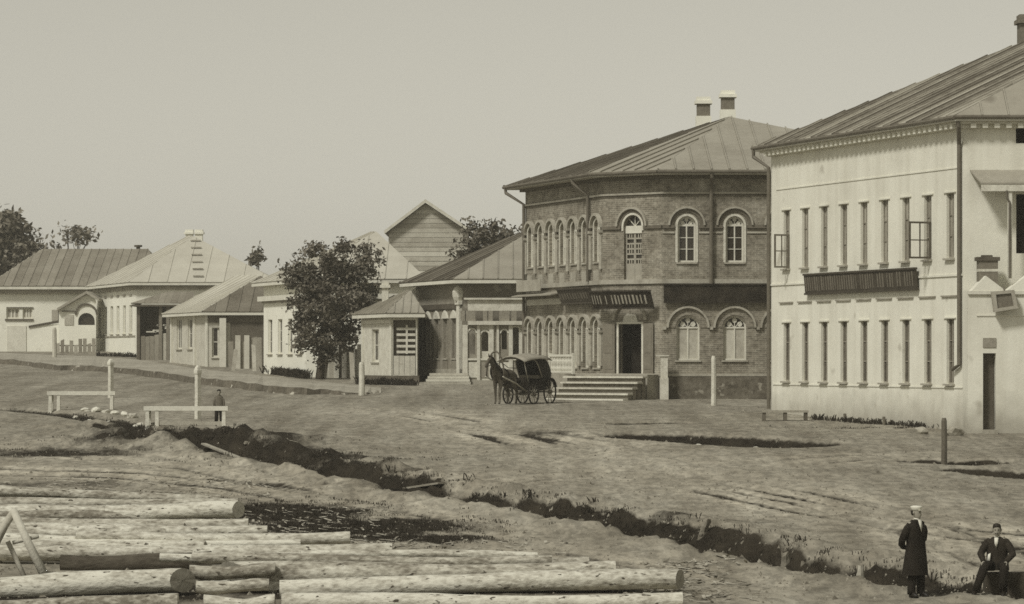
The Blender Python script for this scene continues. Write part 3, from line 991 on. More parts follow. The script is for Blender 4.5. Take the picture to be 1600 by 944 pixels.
    q = [(a0, -0.9, zw(290)), (a1, -0.9, zw(290)), (a1, -0.01, zw(268)), (a0 - 0.25, -0.01, zw(268))]
    can.prism([ff.p(*v) for v in q], (0, 0, 0.05))
    can.build('canopy', 'metal_roof', root)
    can = MB(); can.box(a0, a1, -0.93, -0.88, zw(301), zw(291), ff); can.build('canopy_fascia', 'white_paint_worn', root)
    xx = X(1572, D) - c0
    mb = MB(); mb.box(xx - 0.07, xx + 0.07, -0.88, -0.76, zw(436), zw(302), ff); mb.build('canopy_post', 'white_paint', root)
    pipe(root, [ff.p(xx - 0.12, -0.92, zw(300)), ff.p(xx - 0.12, -0.92, zw(311)), ff.p(xx - 0.02, -0.92, zw(318)), ff.p(xx - 0.02, -0.92, zw(436))], 0.04)
    # sign between the storeys
    t1, t2 = 12.6, 3.25
    sign_board('shop_sign', 'long brown ribbed sign board between the storeys of the white house', fs, L - t1, L - t2, zw(447), zw(417), -0.12, 0.05, 0.06, 'sign_brown', 'sign_letter', 46, 0.86)
    return fs, ff, L
W_FS, W_FF, W_L = white_house()

def gate_wall():
    D = 107.2
    zw = lambda y: Z(y, D)
    fr = Frame((X(1512, D), D), (X(1720, D), D))
    root = empty('gate_wall', fr.p(0, 0, 2.0), 'white plastered gate wall with low pediments and dark doorway beside the white house', 'wall')
    da = X(1546, D) - fr.o.x
    mb = MB()
    wall_mesh(mb, fr, 0, fr.L, 1.5, zw(455), [(da, 0.43, 1.9, zw(552), False)], 0.35)
    mb.quad(fr.p(0, 0, 1.5), fr.p(0, 0, zw(455)), fr.p(0, 1.2, zw(455)), fr.p(0, 1.2, 1.5))
    mb.quad(fr.p(0, 0, zw(455)), fr.p(fr.L, 0, zw(455)), fr.p(fr.L, 1.2, zw(455)), fr.p(0, 1.2, zw(455)))
    mb.build('wall', 'white_plaster', root)
    d = MB(); d.box(da - 0.2, da + 0.2, 0.30, 0.34, 2.0, zw(552), fr); d.build('door', 'wood_dark', root)
    d = MB(); d.box(da - 0.24, da + 0.24, -0.35, 0.1, 1.9, 2.16, fr); d.build('doorstep', 'stone_step', root)
    d = MB(); d.box(da - 0.22, da + 0.22, -0.03, 0.0, zw(543), zw(528), fr); d.build('plaque', 'wood_grey', root)
    d = MB(); d.box(0.0, fr.L, -0.08, -0.002, zw(460), zw(455), fr); d.build('coping', 'white_paint', root)
    d = MB(); d.box(0.3, fr.L, -0.03, -0.002, zw(494), zw(492), fr); d.build('string_course', 'white_plaster', root)
    for x0, xm, x1, yt in ((1518, 1540, 1572, 431), (1572, 1612, 1640, 425)):
        g = MB(); g.prism([fr.p(X(x0, D) - fr.o.x, -0.05, zw(455) + 0.003), fr.p(X(x1, D) - fr.o.x, -0.05, zw(455) + 0.003), fr.p(X(xm, D) - fr.o.x, -0.05, zw(yt))], (0, 0.8, 0))
        g.build('pediment', 'white_plaster', root)
    # lantern box hung from the wall
    D2 = 106.9; z2 = lambda y: Z(y, D2); a = lambda x: X(x, D2) - fr.o.x
    r2 = empty('wall_lantern', fr.p(a(1567), -0.4, z2(488)), 'square wooden lantern box hung on the white gate wall', 'lantern')
    m = MB()
    q = [(a(1549), z2(456)), (a(1584), z2(453)), (a(1590), z2(482)), (a(1553), z2(488))]
    def ring(k):
        cx = sum(p[0] for p in q) / 4; cz = sum(p[1] for p in q) / 4
        return [(cx + (x - cx) * k, cz + (z - cz) * k) for x, z in q]
    o, i_ = ring(1.0), ring(0.68)
    for k in range(4):
        k2 = (k + 1) % 4
        m.prism([fr.p(x, -0.42, z) for x, z in (o[k], o[k2], i_[k2], i_[k])], (0, 0.28, 0))
    m.build('frame', 'wood_grey', r2)
    m = MB(); m.prism([fr.p(x, -0.36, z) for x, z in i_], (0, 0.2, 0)); m.build('panel', 'sign_letter', r2)
    m = MB(); m.tube([fr.p(a(1570), -0.25, z2(455)), fr.p(a(1570), -0.02, z2(448))], 0.03, 6); m.tube([fr.p(a(1570), -0.14, z2(470)), fr.p(a(1570), 0.0, z2(470))], 0.04, 6); m.build('bracket', 'gutter_metal', r2)
    # squat brick pier behind the pediment
    r3 = empty('brick_pier', fr.p(a(1548), 0.5, zw(455)), 'squat brick pier with flat cap above the white pediment', 'pier')
    m = MB(); m.box(a(1534), a(1564), 0.35, 0.9, zw(455) + 0.005, zw(407), fr); m.build('shaft', 'chimney_brick', r3)
    m = MB(); m.box(a(1531), a(1567), 0.3, 0.95, zw(407) + 0.002, zw(401), fr); m.box(a(1540), a(1556), 0.4, 0.8, zw(401) + 0.002, zw(398), fr); m.build('cap', 'wood_dark', r3)
    m = MB(); m.box(a(1533.5), a(1564.5), 0.34, 0.91, zw(424), zw(420), fr); m.build('band', 'white_paint_worn', r3)
gate_wall()

# ------------------------------------------------------------------ the brick house with the cut corner
def brick_house():
    D = 141.0
    zf = lambda y: Z(y, D)
    P1 = Vector((X(1035, D), D))
    k = (942 - 800) / F
    t = (P1.x - k * P1.y) / (-CH_DIR.x + k * CH_DIR.y)
    P0 = P1 + CH_DIR.to_2d() * t
    k = (821 - 800) / F
    L = (P0.x - k * P0.y) / (-S_DIR.x + k * S_DIR.y)
    far = P0 + S_DIR.to_2d() * L
    R = Vector((20.5, D)); BR = Vector((20.5, far.y))
    plan = [far, P0, P1, R, BR]
    fs, fc, ff = Frame(far, P0), Frame(P0, P1), Frame(P1, R)
    zb, zt = 2.2, zf(270)
    root = empty('brick_house', (P1.x, P1.y, 2.75), 'two-storey brick house with arched windows, cut corner entrance and metal hipped roof', 'house')
    px_a = lambda x: X(x, D) - P1.x
    us = zf(352); usill = zf(410); uw = 0.80
    ls = zf(512); lsill = zf(563); lw = 1.02
    rv = 0.14
    # front wall
    fa = [px_a(1073), px_a(1148), px_a(1223), px_a(1298), px_a(1373)]
    fl = [px_a(1075), px_a(1148), px_a(1221), px_a(1296), px_a(1371)]
    ops = [(a, uw, usill, us + uw / 2, True) for a in fa] + [(a, lw, lsill, ls + lw / 2, True) for a in fl]
    mb = MB(); wall_mesh(mb, ff, 0, ff.L, zb, zt, ops, rv); mb.build('wall', 'brick_front', root)
    # street wall
    n = 7; sp = L / n
    sa = [sp * (i + 0.52) for i in range(n)]
    sw = 0.72
    ops = [(a, sw, usill + 0.1, us + sw / 2, True) for a in sa] + [(a, sw, zf(575), ls + sw / 2, True) for a in sa]
    mb = MB(); wall_mesh(mb, fs, 0, L, zb, zt, ops, rv + 0.04); mb.build('wall', 'brick_street', root)
    # cut corner with the entrance
    ca = fc.L * 0.47
    dw = 1.26; land = zf(585)
    ops = [(ca, dw, land, zf(506), False), (ca + 0.12, 0.98, zf(437), us + 0.49, True)]
    mb = MB(); wall_mesh(mb, fc, 0, fc.L, zb, zt, ops, 0.25); mb.build('wall', 'brick_corner', root)
    mb = MB()
    for p, q in ((R, BR), (BR, far)):
        mb.quad((p.x, p.y, zb), (q.x, q.y, zb), (q.x, q.y, zt), (p.x, p.y, zt))
    mb.build('wall', 'brick_front', root)
    # windows
    pu = window_proto(uw, us + uw / 2 - usill, True, 2, 3, 'white_paint', ft=0.085, mt=0.03, fan=True)
    pl = window_proto(lw, ls + lw / 2 - lsill, True, 2, 1, 'white_paint', glass='blind_cloth', ft=0.07, mt=0.03, fan=True)
    psu = window_proto(sw, us + sw / 2 - usill - 0.1, True, 2, 2, 'white_paint', glass='blind_grey', ft=0.10, mt=0.03, fan=True)
    psl = window_proto(sw, ls + sw / 2 - zf(575), True, 2, 1, 'white_paint', glass='blind_grey', ft=0.08, mt=0.03, fan=True)
    for a in fa: place_window(pu, root, ff, a, usill, rv)
    for a in fl: place_window(pl, root, ff, a, lsill, rv)
    for a in sa:
        place_window(psu, root, fs, a, usill + 0.1, rv); place_window(psl, root, fs, a, zf(575), rv)
    # pale surrounds and hood moulds
    for a in fa:
        m = MB(); arch_band(m, ff, a, us, uw / 2 + 0.002, uw / 2 + 0.10, -0.035, -0.001, legs=us - usill); m.build('surround', 'white_paint_worn', root)
        m = MB(); arch_band(m, ff, a, us, 0.74, 0.82, -0.16, -0.001, legs=0.0); m.build('hood', 'brick_trim', root)
        m = MB(); arch_band(m, ff, a, us, 0.60, 0.735, -0.06, -0.001); m.build('hood', 'brick_trim_dark', root)
    for a in fl:
        m = MB(); arch_band(m, ff, a, ls, 0.86, 0.95, -0.15, -0.001, legs=0.0); m.build('hood', 'brick_trim', root)
        m = MB(); arch_band(m, ff, a, ls, 0.56, 0.86, -0.03, -0.001); m.build('hood', 'brick_front', root)
    for a in sa:
        for cs in (us, ls):
            m = MB(); arch_band(m, fs, a, cs, sp / 2 - 0.20, sp / 2 - 0.09, -0.17, -0.001, legs=0.0); m.build('hood', 'brick_trim', root)
            m = MB(); arch_band(m, fs, a, cs, sw / 2 + 0.01, sw / 2 + 0.10, -0.04, -0.001, legs=1.5); m.build('surround', 'white_paint_worn', root)
        # blind balusters under the upper sills
        m = MB(); m.box(a - 0.34, a + 0.34, -0.07, -0.001, zf(436), zf(420), fs); m.build('apron_panel', 'brick_trim', root)
    # half columns between the upper street windows
    for i in range(n + 1):
        a = min(max(sp * (i + 0.02), 0.16), L - 0.14)
        m = MB(); m.tube([fs.p(a, -0.04, zf(418)), fs.p(a, -0.04, us - 0.25)], 0.10, 8); m.box(a - 0.14, a + 0.14, -0.18, -0.001, us - 0.25, us - 0.13, fs); m.build('half_column', 'brick_trim', root)
        m = MB(); m.tube([fs.p(a, -0.04, zf(572)), fs.p(a, -0.04, ls - 0.2)], 0.11, 8); m.box(a - 0.15, a + 0.15, -0.18, -0.001, ls - 0.2, ls - 0.09, fs); m.build('half_column', 'brick_trim', root)
    # courses (cut where the arches stand)
    def course(fr, length, z0, z1, proud, m, gaps):
        a = 0.002
        for g0, g1 in sorted(gaps) + [(length, length)]:
            if g0 - a > 0.05:
                b = MB(); b.box(a, min(g0, length) - 0.002, -proud, -0.002, z0, z1, fr); b.build('string_course', m, root)
            a = max(a, g1)
    course(ff, ff.L, us - 0.13, us + 0.0, 0.10, 'brick_trim_dark', [(a - 0.53, a + 0.53) for a in fa])
    course(ff, ff.L, us - 0.36, us - 0.28, 0.05, 'brick_trim', [(a - 0.53, a + 0.53) for a in fa])
    course(ff, ff.L, ls - 0.09, ls + 0.05, 0.12, 'brick_trim', [(a - 0.96, a + 0.96) for a in fl])
    course(fs, L, us - 0.12, us + 0.0, 0.08, 'brick_trim_dark', [(a - sp / 2 + 0.09, a + sp / 2 - 0.09) for a in sa])
    course(fs, L, us - 0.40, us - 0.33, 0.05, 'brick_trim', [(a - 0.5, a + 0.5) for a in sa])
    course(fc, fc.L, us - 0.13, us, 0.10, 'brick_trim_dark', [(ca + 0.12 - 0.62, ca + 0.12 + 0.62)])
    belt(root, 'string_course', 'brick_trim', plan, zf(443), zf(436), 0.10, inner=0.002)
    belt(root, 'string_course', 'brick_trim', plan, zf(303), zf(300), 0.10, inner=0.002)
    belt(root, 'string_course', 'brick_trim_dark', plan, zf(306), zf(303) - 0.003, 0.04, inner=0.002)
    belt(root, 'plinth', 'brick_plinth', plan, zb, zf(588), 0.14, inner=0.002)
    belt(root, 'plinth_course', 'brick_trim', plan, zf(588) + 0.002, zf(584), 0.16, inner=0.002)
    belt(root, 'cornice', 'brick_trim_dark', plan, zt - 0.24, zt - 0.002, 0.20, inner=0.002)
    # corner: hoods, balcony door with pierced panes, fanlight
    a = ca + 0.12
    m = MB(); arch_band(m, fc, a, us, 0.50, 0.60, -0.04, -0.001, legs=0.2); m.build('surround', 'white_paint_worn', root)
    m = MB(); arch_band(m, fc, a, us, 0.76, 0.85, -0.17, -0.001); m.build('hood', 'brick_trim', root)
    m = MB(); arch_band(m, fc, a, us, 0.61, 0.755, -0.06, -0.001); m.build('hood', 'brick_trim_dark', root)
    bd = MB(); z0, z1 = zf(437), zf(363)
    zp = zf(412)
    for sg in (0, 1):
        xa = a - 0.49 + 0.49 * sg
        bd.box(xa + 0.005, xa + 0.485, 0.16, 0.22, z0, zp, fc)
        bd.box(xa + 0.005, xa + 0.06, 0.16, 0.22, zp + 0.001, z1, fc); bd.box(xa + 0.43, xa + 0.485, 0.16, 0.22, zp + 0.001, z1, fc)
        nrow = 6; hh = (z1 - zp) / nrow
        for r in range(nrow + 1):
            z = zp + hh * r
            bd.box(xa + 0.061, xa + 0.429, 0.165, 0.215, z - 0.035, z + 0.035, fc)
        for c_ in (1, 2):
            for r in range(nrow):
                if r in (1, 4) : continue
                x = xa + 0.06 + 0.37 * c_ / 3
                bd.box(x - 0.028, x + 0.028, 0.168, 0.212, zp + hh * r + 0.036, zp + hh * (r + 1) - 0.036, fc)
    door = bd.build('balcony_door', 'blind_grey', root)
    g = MB(); g.box(a - 0.49, a + 0.49, 0.225, 0.245, z0, us, fc); g.prism([fc.p(a - math.cos(math.pi * i / 12) * 0.49, 0.225, us + math.sin(math.pi * i / 12) * 0.49) for i in range(13)], fc.b * 0.02)
    g.build('pane', 'window_glass', door)
    m = MB(); m.box(a - 0.49, a + 0.49, 0.12, 0.22, z1, us + 0.02, fc)
    for kk in range(1, 4):
        an = math.pi * kk / 4; m.tube([fc.p(a, 0.18, us), fc.p(a - math.cos(an) * 0.49, 0.18, us + math.sin(an) * 0.49)], 0.022, 6)
    m.build('fanlight', 'white_paint', root)
    # entrance
    m = MB(); m.box(ca - dw / 2, ca + dw / 2, 0.9, 0.95, land, zf(506), fc)
    for sg in (-1, 1):
        m.quad(fc.p(ca + sg * dw / 2, 0.25, land), fc.p(ca + sg * dw / 2, 0.25, zf(506)), fc.p(ca + sg * dw / 2, 0.9, zf(506)), fc.p(ca + sg * dw / 2, 0.9, land))
    m.quad(fc.p(ca - dw / 2, 0.25, land), fc.p(ca + dw / 2, 0.25, land), fc.p(ca + dw / 2, 0.9, land), fc.p(ca - dw / 2, 0.9, land))
    m.quad(fc.p(ca - dw / 2, 0.25, zf(506)), fc.p(ca + dw / 2, 0.25, zf(506)), fc.p(ca + dw / 2, 0.9, zf(506)), fc.p(ca - dw / 2, 0.9, zf(506)))
    m.build('entrance_recess', 'dark_interior', root)
    m = MB()
    m.box(ca - dw / 2 - 0.10, ca - dw / 2, -0.06, 0.1, land, zf(506) + 0.09, fc); m.box(ca + dw / 2, ca + dw / 2 + 0.10, -0.06, 0.1, land, zf(506) + 0.09, fc)
    m.box(ca - dw / 2 + 0.002, ca + dw / 2 - 0.002, -0.06, 0.1, zf(506), zf(506) + 0.09, fc)
    m.build('door_frame', 'white_paint_worn', root)
    for x0, x1 in ((ca - dw / 2 - 0.82, ca - dw / 2 - 0.17), (ca + dw / 2 + 0.14, ca + dw / 2 + 0.68)):
        m = MB(); m.box(x0, x1, -0.12, -0.06, land + 0.02, zf(505), fc); lf = m.build('door', 'door_grey', root)
        for c0, c1 in ((0.10, 0.36), (0.42, 0.92)):
            H = zf(505) - land
            m = MB(); m.box(x0 + 0.09, x1 - 0.09, -0.135, -0.119, land + H * c0, land + H * c1, fc); m.build('door_panel', 'door_grey', lf)
    m = MB(); arch_band(m, fc, ca, zf(500), 0.80, 0.95, -0.14, -0.001); m.build('hood', 'brick_trim', root)
    m = MB(); m.prism([fc.p(ca - 0.42, -0.03, zf(503)), fc.p(ca + 0.42, -0.03, zf(503)), fc.p(ca + 0.30, -0.03, zf(492)), fc.p(ca - 0.15, -0.03, zf(489)), fc.p(ca - 0.36, -0.03, zf(494))], fc.b * 0.02); m.build('transom', 'white_paint_worn', root)
    # roof
    ev = offset_poly(plan, 0.75); ze = zt + 0.04
    E = [Vector((p.x, p.y, ze)) for p in ev]
    A = at(1140, 184, 150.5)
    edge = belt(root, 'roof', 'wood_pale', plan, ze - 0.15, ze - 0.004, 0.73, inner=0.2)
    roof_slope(edge, [E[0], E[1], A], 0.75, 'metal_roof_rusty', seam=0.03)
    roof_slope(edge, [E[1], E[2], A], 0.62, 'metal_roof', seam=0.06, seam_w=0.06)
    roof_slope(edge, [E[2], E[3], A], 0.80, 'metal_roof', seam=0.06, seam_w=0.06)
    mb = MB(); mb.poly([E[3], E[4], A]); mb.poly([E[4], E[0], A]); mb.build('roof_back', 'metal_roof', edge)
    gut = MB()
    for i in range(3): gut.tube([E[i] + Vector((0, 0, -0.03)), E[i + 1] + Vector((0, 0, -0.03))], 0.075, 8)
    gut.build('gutter', 'gutter_metal', root)
    chimney(root, X(1099, 153), 153, Z(215, 153), Z(163, 153), 0.62, base_z1=Z(182, 153))
    chimney(root, X(1137, 152), 152, Z(200, 152), Z(153, 152), 0.62, base_z1=Z(172, 152))
    # downpipes
    q = fs.p(0.15, -0.14, 0)
    pipe(root, [E[0] + Vector((0.1, -0.2, -0.08)), E[0] + Vector((0.12, -0.25, -0.3)), (q.x, q.y, Z(320, fs.o.y)), (q.x, q.y, Z(560, fs.o.y))], 0.08)
    qa = L - 1.55
    q = fs.p(qa, -0.14, 0); dd = q.y
    pipe(root, [fs.p(qa - 0.5, -0.72, ze - 0.1), fs.p(qa - 0.45, -0.7, ze - 0.3), (q.x, q.y, Z(306, dd)), (q.x, q.y, Z(440, dd))], 0.075)
    q = ff.p(px_a(1111), -0.17, 0)
    pipe(root, [ff.p(px_a(1111), -0.70, ze - 0.1), ff.p(px_a(1111), -0.68, ze - 0.25), (q.x, q.y, zf(292)), (q.x, q.y, zf(444))], 0.085)
    # signs
    sign_board('shop_sign', 'long near-black sign board under the upper windows of the brick house', ff, 0.05, px_a(1330), zf(471), zf(446), -0.20, 0.08, 0.06, 'sign_dark', 'sign_brown', 0, 0.6)
    sign_board('shop_sign', 'bowed dark sign with pale letter strokes over the corner entrance', fc, -0.25, fc.L - 0.18, zf(480), zf(456), -0.40, 0.05, 0.28, 'sign_dark', 'sign_letter_pale', 17, 0.62, bow=0.35)
    sign_board('shop_sign', 'tilted dark sign board on the street side of the brick house', fs, L - 4.6, L - 0.25, zf(470), zf(449), -0.28, 0.05, 0.25, 'sign_brown', 'sign_letter', 12, 0.5)
    m = MB(); m.prism([fs.p(0.1, -0.02, zf(452)), fs.p(L - 4.8, -0.02, zf(452)), fs.p(L - 4.8, -0.75, zf(457)), fs.p(0.1, -0.75, zf(457))], (0, 0, 0.05)); m.build('ledge_roof', 'wood_grey', root)
    m = MB(); m.box(0.3, L - 4.9, -0.05, -0.002, zf(471), zf(461), fs); m.build('fascia_board', 'white_paint_worn', root)
    m = MB(); m.box(0.1, 3.4, -0.50, -0.44, zf(448), zf(429), fs); m.build('sign_panel', 'wood_grey', root)
    # landing, steps and balustrade
    r2 = empty('entrance_steps', fc.p(ca, -1.0, 2.75), 'flight of stone steps up to the corner entrance of the brick house', 'steps')
    lp0 = fs.p(L - 3.4, -1.35, 0); 
    outl = [fs.p(L - 3.4, -0.16, 0), fs.p(L - 3.4, -1.35, 0), fc.p(0.0, -1.35, 0), fc.p(fc.L - 0.1, -1.0, 0), fc.p(fc.L - 0.1, -0.16, 0), fc.p(0.0, -0.17, 0)]
    m = MB(); m.prism([Vector((p.x, p.y, 2.3)) for p in outl], (0, 0, land - 0.01 - 2.3)); m.build('landing', 'stone_step', r2)
    nst = 5; hh = (land - 2.62) / nst
    for i in range(nst):
        top = land - hh * (i + 0.35)
        d1 = -1.36 - 0.0 - 0.34 * i
        a0_, a1_ = -0.9 + 0.02 * i, fc.L + 0.18
        m = MB(); m.box(a0_ + random.uniform(-0.1, 0.1), a1_ + random.uniform(-0.05, 0.05), d1 - 0.40, d1 + 0.02 - 0.01 * i, top - 0.075, top, fc)
        st = m.build('step', 'stone_pale', r2)
        m = MB(); m.box(a0_ + 0.15, a1_ - 0.1, d1 - 0.28, d1 - 0.01, 2.3, top - 0.076, fc); m.build('riser', 'stone_dark', st)
    r3 = empty('balustrade', fs.p(L - 1.7, -1.3, land), 'white turned balustrade on the landing of the brick house', 'railing')
    m = MB(); b_ = -1.28
    m.box(L - 3.35, L - 0.3, b_ - 0.05, b_ + 0.05, land + 0.78, land + 0.88, fs); m.box(L - 3.35, L - 0.3, b_ - 0.04, b_ + 0.04, land + 0.06, land + 0.13, fs)
    m.build('rail', 'white_paint', r3)
    for i in range(2):
        a = L - 3.35 + i * 3.0
        m = MB(); m.box(a - 0.055, a + 0.055, b_ - 0.06, b_ + 0.06, land, land + 0.95, fs); m.build('post', 'white_paint', r3)
    bm_ = MB(); bm_.tube([(0, 0, 0), (0, 0, 0.12), (0, 0, 0.25), (0, 0, 0.45), (0, 0, 0.55), (0, 0, 0.65)], [0.03, 0.055, 0.03, 0.055, 0.025, 0.03], 6)
    bmesh_ = bm_.mesh('baluster', 'white_paint')
    for i in range(14):
        put(bmesh_, 'baluster', r3, fs.M(L - 3.35 + 0.2 * (i + 1), b_, land + 0.13))
    m = MB(); m.box(px_a(1030), px_a(1043), -0.9, -0.4, 2.5, zf(590), ff); m.box(px_a(1031), px_a(1042), -0.8, -0.5, zf(590) + 0.002, zf(557), ff)
    m.box(px_a(1024), px_a(1044), -0.85, -0.45, zf(557) + 0.002, zf(555), ff)
    m.thing('newel_post', 'white_paint_worn', 'white square newel post at the right end of the corner steps', 'post', base=tuple(ff.p(px_a(1036), -0.6, 2.6)))
    return fs, ff, fc, L
B_FS, B_FF, B_FC, B_L = brick_house()
# ------------------------------------------------------------------ the smaller houses down the street
def hip_house(name, label, px_corner, d, px_far, right_px, y_base, y_eave, apexA, apexB, over, m_street, m_front, wall_m, spacing, street_ops=(), front_ops=(), back=9.0, thick=0.2, roof_street=None, trim='white_paint'):
    """near corner at px_corner/depth d; street wall recedes to px_far; front wall faces the square.
    apexA / apexB: (px, py, depth) of the ridge ends, near and far"""
    C = Vector((X(px_corner, d), d))
    k = (px_far - 800) / F
    L = (C.x - k * C.y) / (-S_DIR.x + k * S_DIR.y)
    far = C + S_DIR.to_2d() * L
    R = Vector((X(right_px, d), d)); BR = Vector((R.x, far.y))
    plan = [far, C, R, BR]
    zb = base_z(d) - 0.6; zt = Z(y_eave, d) - 0.1
    root = empty(name, (C.x, C.y, base_z(d)), label, 'house')
    fs, ff, = Frame(far, C), Frame(C, R)
    mb = MB(); wall_mesh(mb, fs, 0, L, zb, zt, list(street_ops(L) if callable(street_ops) else street_ops), thick); mb.build('wall', wall_m, root)
    mb = MB(); wall_mesh(mb, ff, 0, ff.L, zb, zt, list(front_ops(ff.L) if callable(front_ops) else front_ops), thick); mb.build('wall', wall_m, root)
    mb = MB()
    for p, q in ((R, BR), (BR, far)):
        mb.quad((p.x, p.y, zb), (q.x, q.y, zb), (q.x, q.y, zt), (p.x, p.y, zt))
    mb.build('wall', wall_m, root)
    ev = offset_poly(plan, over); ze = zt + 0.05
    E = [Vector((p.x, p.y, ze)) for p in ev]
    A, Bv = at(*apexA), at(*apexB)
    edge = belt(root, 'roof', trim, plan, ze - 0.18, ze - 0.004, over - 0.02, inner=0.02)
    roof_slope(edge, [E[0], E[1], A, Bv] if (A - Bv).length > 0.05 else [E[0], E[1], A], spacing, m_street, seam=0.04)
    roof_slope(edge, [E[1], E[2], A], spacing, m_front, seam=0.04)
    mb = MB(); mb.poly([E[2], E[3], Bv, A] if (A - Bv).length > 0.05 else [E[2], E[3], A]); mb.poly([E[3], E[0], Bv]); mb.build('roof_back', m_front, edge)
    return root, fs, ff, L, plan, zt, zb

# --- low carved house next to the brick one
def carved_house():
    d = 161.0
    zf = lambda y: Z(y, d)
    def sops(L):
        return [(L * (0.10 + 0.185 * i), 0.62, zf(560), zf(497), False) for i in range(5)]
    root, fs, ff, L, plan, zt, zb = hip_house('carved_wooden_house', 'low dark wooden house with carved white trim and hipped roof beside the brick house', 722, d, 650, 850, 597, 436,
        (846, 352, 168), (846, 352.01, 168.0), 0.65, 'metal_roof_rusty', 'metal_roof', 'wood_wall', 0.8, street_ops=sops)
    pw = window_proto(0.62, zf(497) - zf(560), False, 2, 2, 'carved_trim', glass='pane_dim', ft=0.07, sill=True)
    for (a, w, c0, c1, _) in sops(L):
        place_window(pw, root, fs, a, c0, 0.12)
        m = MB(); m.box(a - 0.41, a - 0.33, -0.04, -0.001, c0 - 0.1, c1, fs); m.build('window_trim', 'carved_trim', root)
        m = MB(); m.box(a + 0.33, a + 0.41, -0.04, -0.001, c0 - 0.1, c1, fs); m.build('window_trim', 'carved_trim', root)
        m = MB(); m.prism([fs.p(a - 0.5, -0.10, c1 + 0.003), fs.p(a + 0.5, -0.10, c1 + 0.003), fs.p(a + 0.28, -0.10, c1 + 0.28), fs.p(a, -0.10, c1 + 0.42), fs.p(a - 0.28, -0.10, c1 + 0.28)], fs.b * 0.098); m.build('window_crown', 'white_paint_worn', root)
        m = MB(); m.box(a - 0.4, a + 0.4, -0.05, -0.001, c0 - 0.55, c0 - 0.12, fs); m.build('window_apron', 'wood_wall', root)
    m = MB(); m.box(0.01, L - 0.01, -0.09, -0.001, zf(482), zf(474), fs); m.build('belt_board', 'wood_dark', root)
    m = MB(); m.box(0.01, L - 0.01, -0.11, -0.001, zf(588), zf(577), fs); m.build('plinth_board', 'wood_grey', root)
    # corner pilasters with urn tops
    for fr, a in ((fs, L - 0.25), (fs, 0.3)):
        m = MB(); m.box(a - 0.20, a + 0.24, -0.16, -0.001, zf(588), zf(476), fr); m.box(a - 0.28, a + 0.3, -0.22, -0.0015, zf(476) + 0.002, zf(470), fr)
        m.tube([fr.p(a, -0.10, zf(470)), fr.p(a, -0.10, zf(464)), fr.p(a, -0.10, zf(456)), fr.p(a, -0.10, zf(449)), fr.p(a, -0.10, zf(446))], [0.22, 0.3, 0.32, 0.2, 0.06], 8)
        m.build('pilaster', 'white_paint_worn', root)
    # porch screen on the front
    b = -0.9
    fa = lambda x: X(x, d) - ff.o.x
    m = MB(); m.box(0.3, ff.L, b, b + 0.06, zf(486), zf(469), ff); m.build('porch_frieze', 'white_paint_worn', root)
    m = MB(); m.box(0.1, ff.L, b - 0.15, b + 0.15, zf(469) + 0.002, zf(466), ff); m.build('porch_cornice', 'white_paint_worn', root)
    m = MB(); m.box(0.3, ff.L, b - 0.25, b + 0.05, zf(508), zf(502), ff); m.build('porch_rail', 'white_paint_worn', root)
    ops = [(fa(738), 0.30, zf(553), zf(516), True), (fa(758), 0.34, zf(549), zf(519), True), (fa(788), 0.26, zf(546), zf(517), True), (fa(806), 0.3, zf(560), zf(512), False)]
    seen = []
    for k_, o_ in enumerate(ops):
        lo_ = 0.3 if k_ == 0 else (ops[k_ - 1][0] + o_[0]) / 2
        hi_ = ff.L if k_ == len(ops) - 1 else (o_[0] + ops[k_ + 1][0]) / 2
        fr_ = Frame((ff.p(0, b + 0.02, 0).x, ff.p(0, b + 0.02, 0).y), (ff.p(ff.L, b + 0.02, 0).x, ff.p(ff.L, b + 0.02, 0).y))
        m = MB(); wall_mesh(m, fr_, lo_, hi_, zf(597), zf(508) - 0.003, [o_], 0.14); m.build('porch_bay', 'white_paint_worn' if k_ % 2 else 'carved_trim', root)
        m = MB(); arch_band(m, fr_, o_[0], o_[3] - o_[1] / 2, o_[1] / 2 + 0.03, o_[1] / 2 + 0.10, -0.06, -0.002, 8); m.build('porch_arch', 'white_paint', root)
        m = MB(); m.box(o_[0] - 0.3, o_[0] + 0.3, -0.04, -0.002, zf(590), zf(566), fr_); m.build('porch_panel', 'carved_trim' if k_ % 2 else 'white_paint_worn', root)
        m = MB(); m.box(o_[0] - o_[1] / 2 - 0.08, o_[0] + o_[1] / 2 + 0.08, -0.08, -0.002, zf(563), zf(560), fr_); m.build('porch_sill', 'white_paint', root)
    for x, wd in ((727, 0.26), (748, 0.16), (768, 0.22), (778, 0.12), (798, 0.2)):
        m = MB(); m.box(fa(x) - wd / 2, fa(x) + wd / 2, b - 0.09, b + 0.018, zf(596), zf(508) - 0.004, ff); m.build('porch_post', 'white_paint_worn', root)
    for x in (724, 731, 739, 759, 766, 784, 792, 803):
        m = MB(); m.box(fa(x) - 0.13, fa(x) + 0.13, b - 0.02, b + 0.09, zf(502) + 0.002, zf(486) - 0.002, ff); m.build('porch_block', 'carved_trim', root)
    m = MB(); m.box(0.05, ff.L, b - 0.5, -0.02, zb, zf(594), ff); m.build('porch_floor', 'wood_grey', root)
    r2 = empty('porch_steps', ff.p(-0.6, -1.8, base_z(159)), 'wooden steps at the corner of the low carved house', 'steps')
    for i in range(5):
        m = MB(); top = zf(583 + 4.5 * i)
        m.box(fa(672 - 2.5 * i), fa(732 + 1.5 * i), -1.0 - 0.32 * (i + 1), -1.0 - 0.32 * i - 0.01, top - 0.13, top, ff)
        m.box(fa(675 - 2.5 * i), fa(730 + 1.5 * i), -1.0 - 0.32 * (i + 1) + 0.06, -1.0 - 0.32 * i - 0.011, top - 0.6, top - 0.131, ff)
        m.build('step', 'wood_pale', r2)
carved_house()

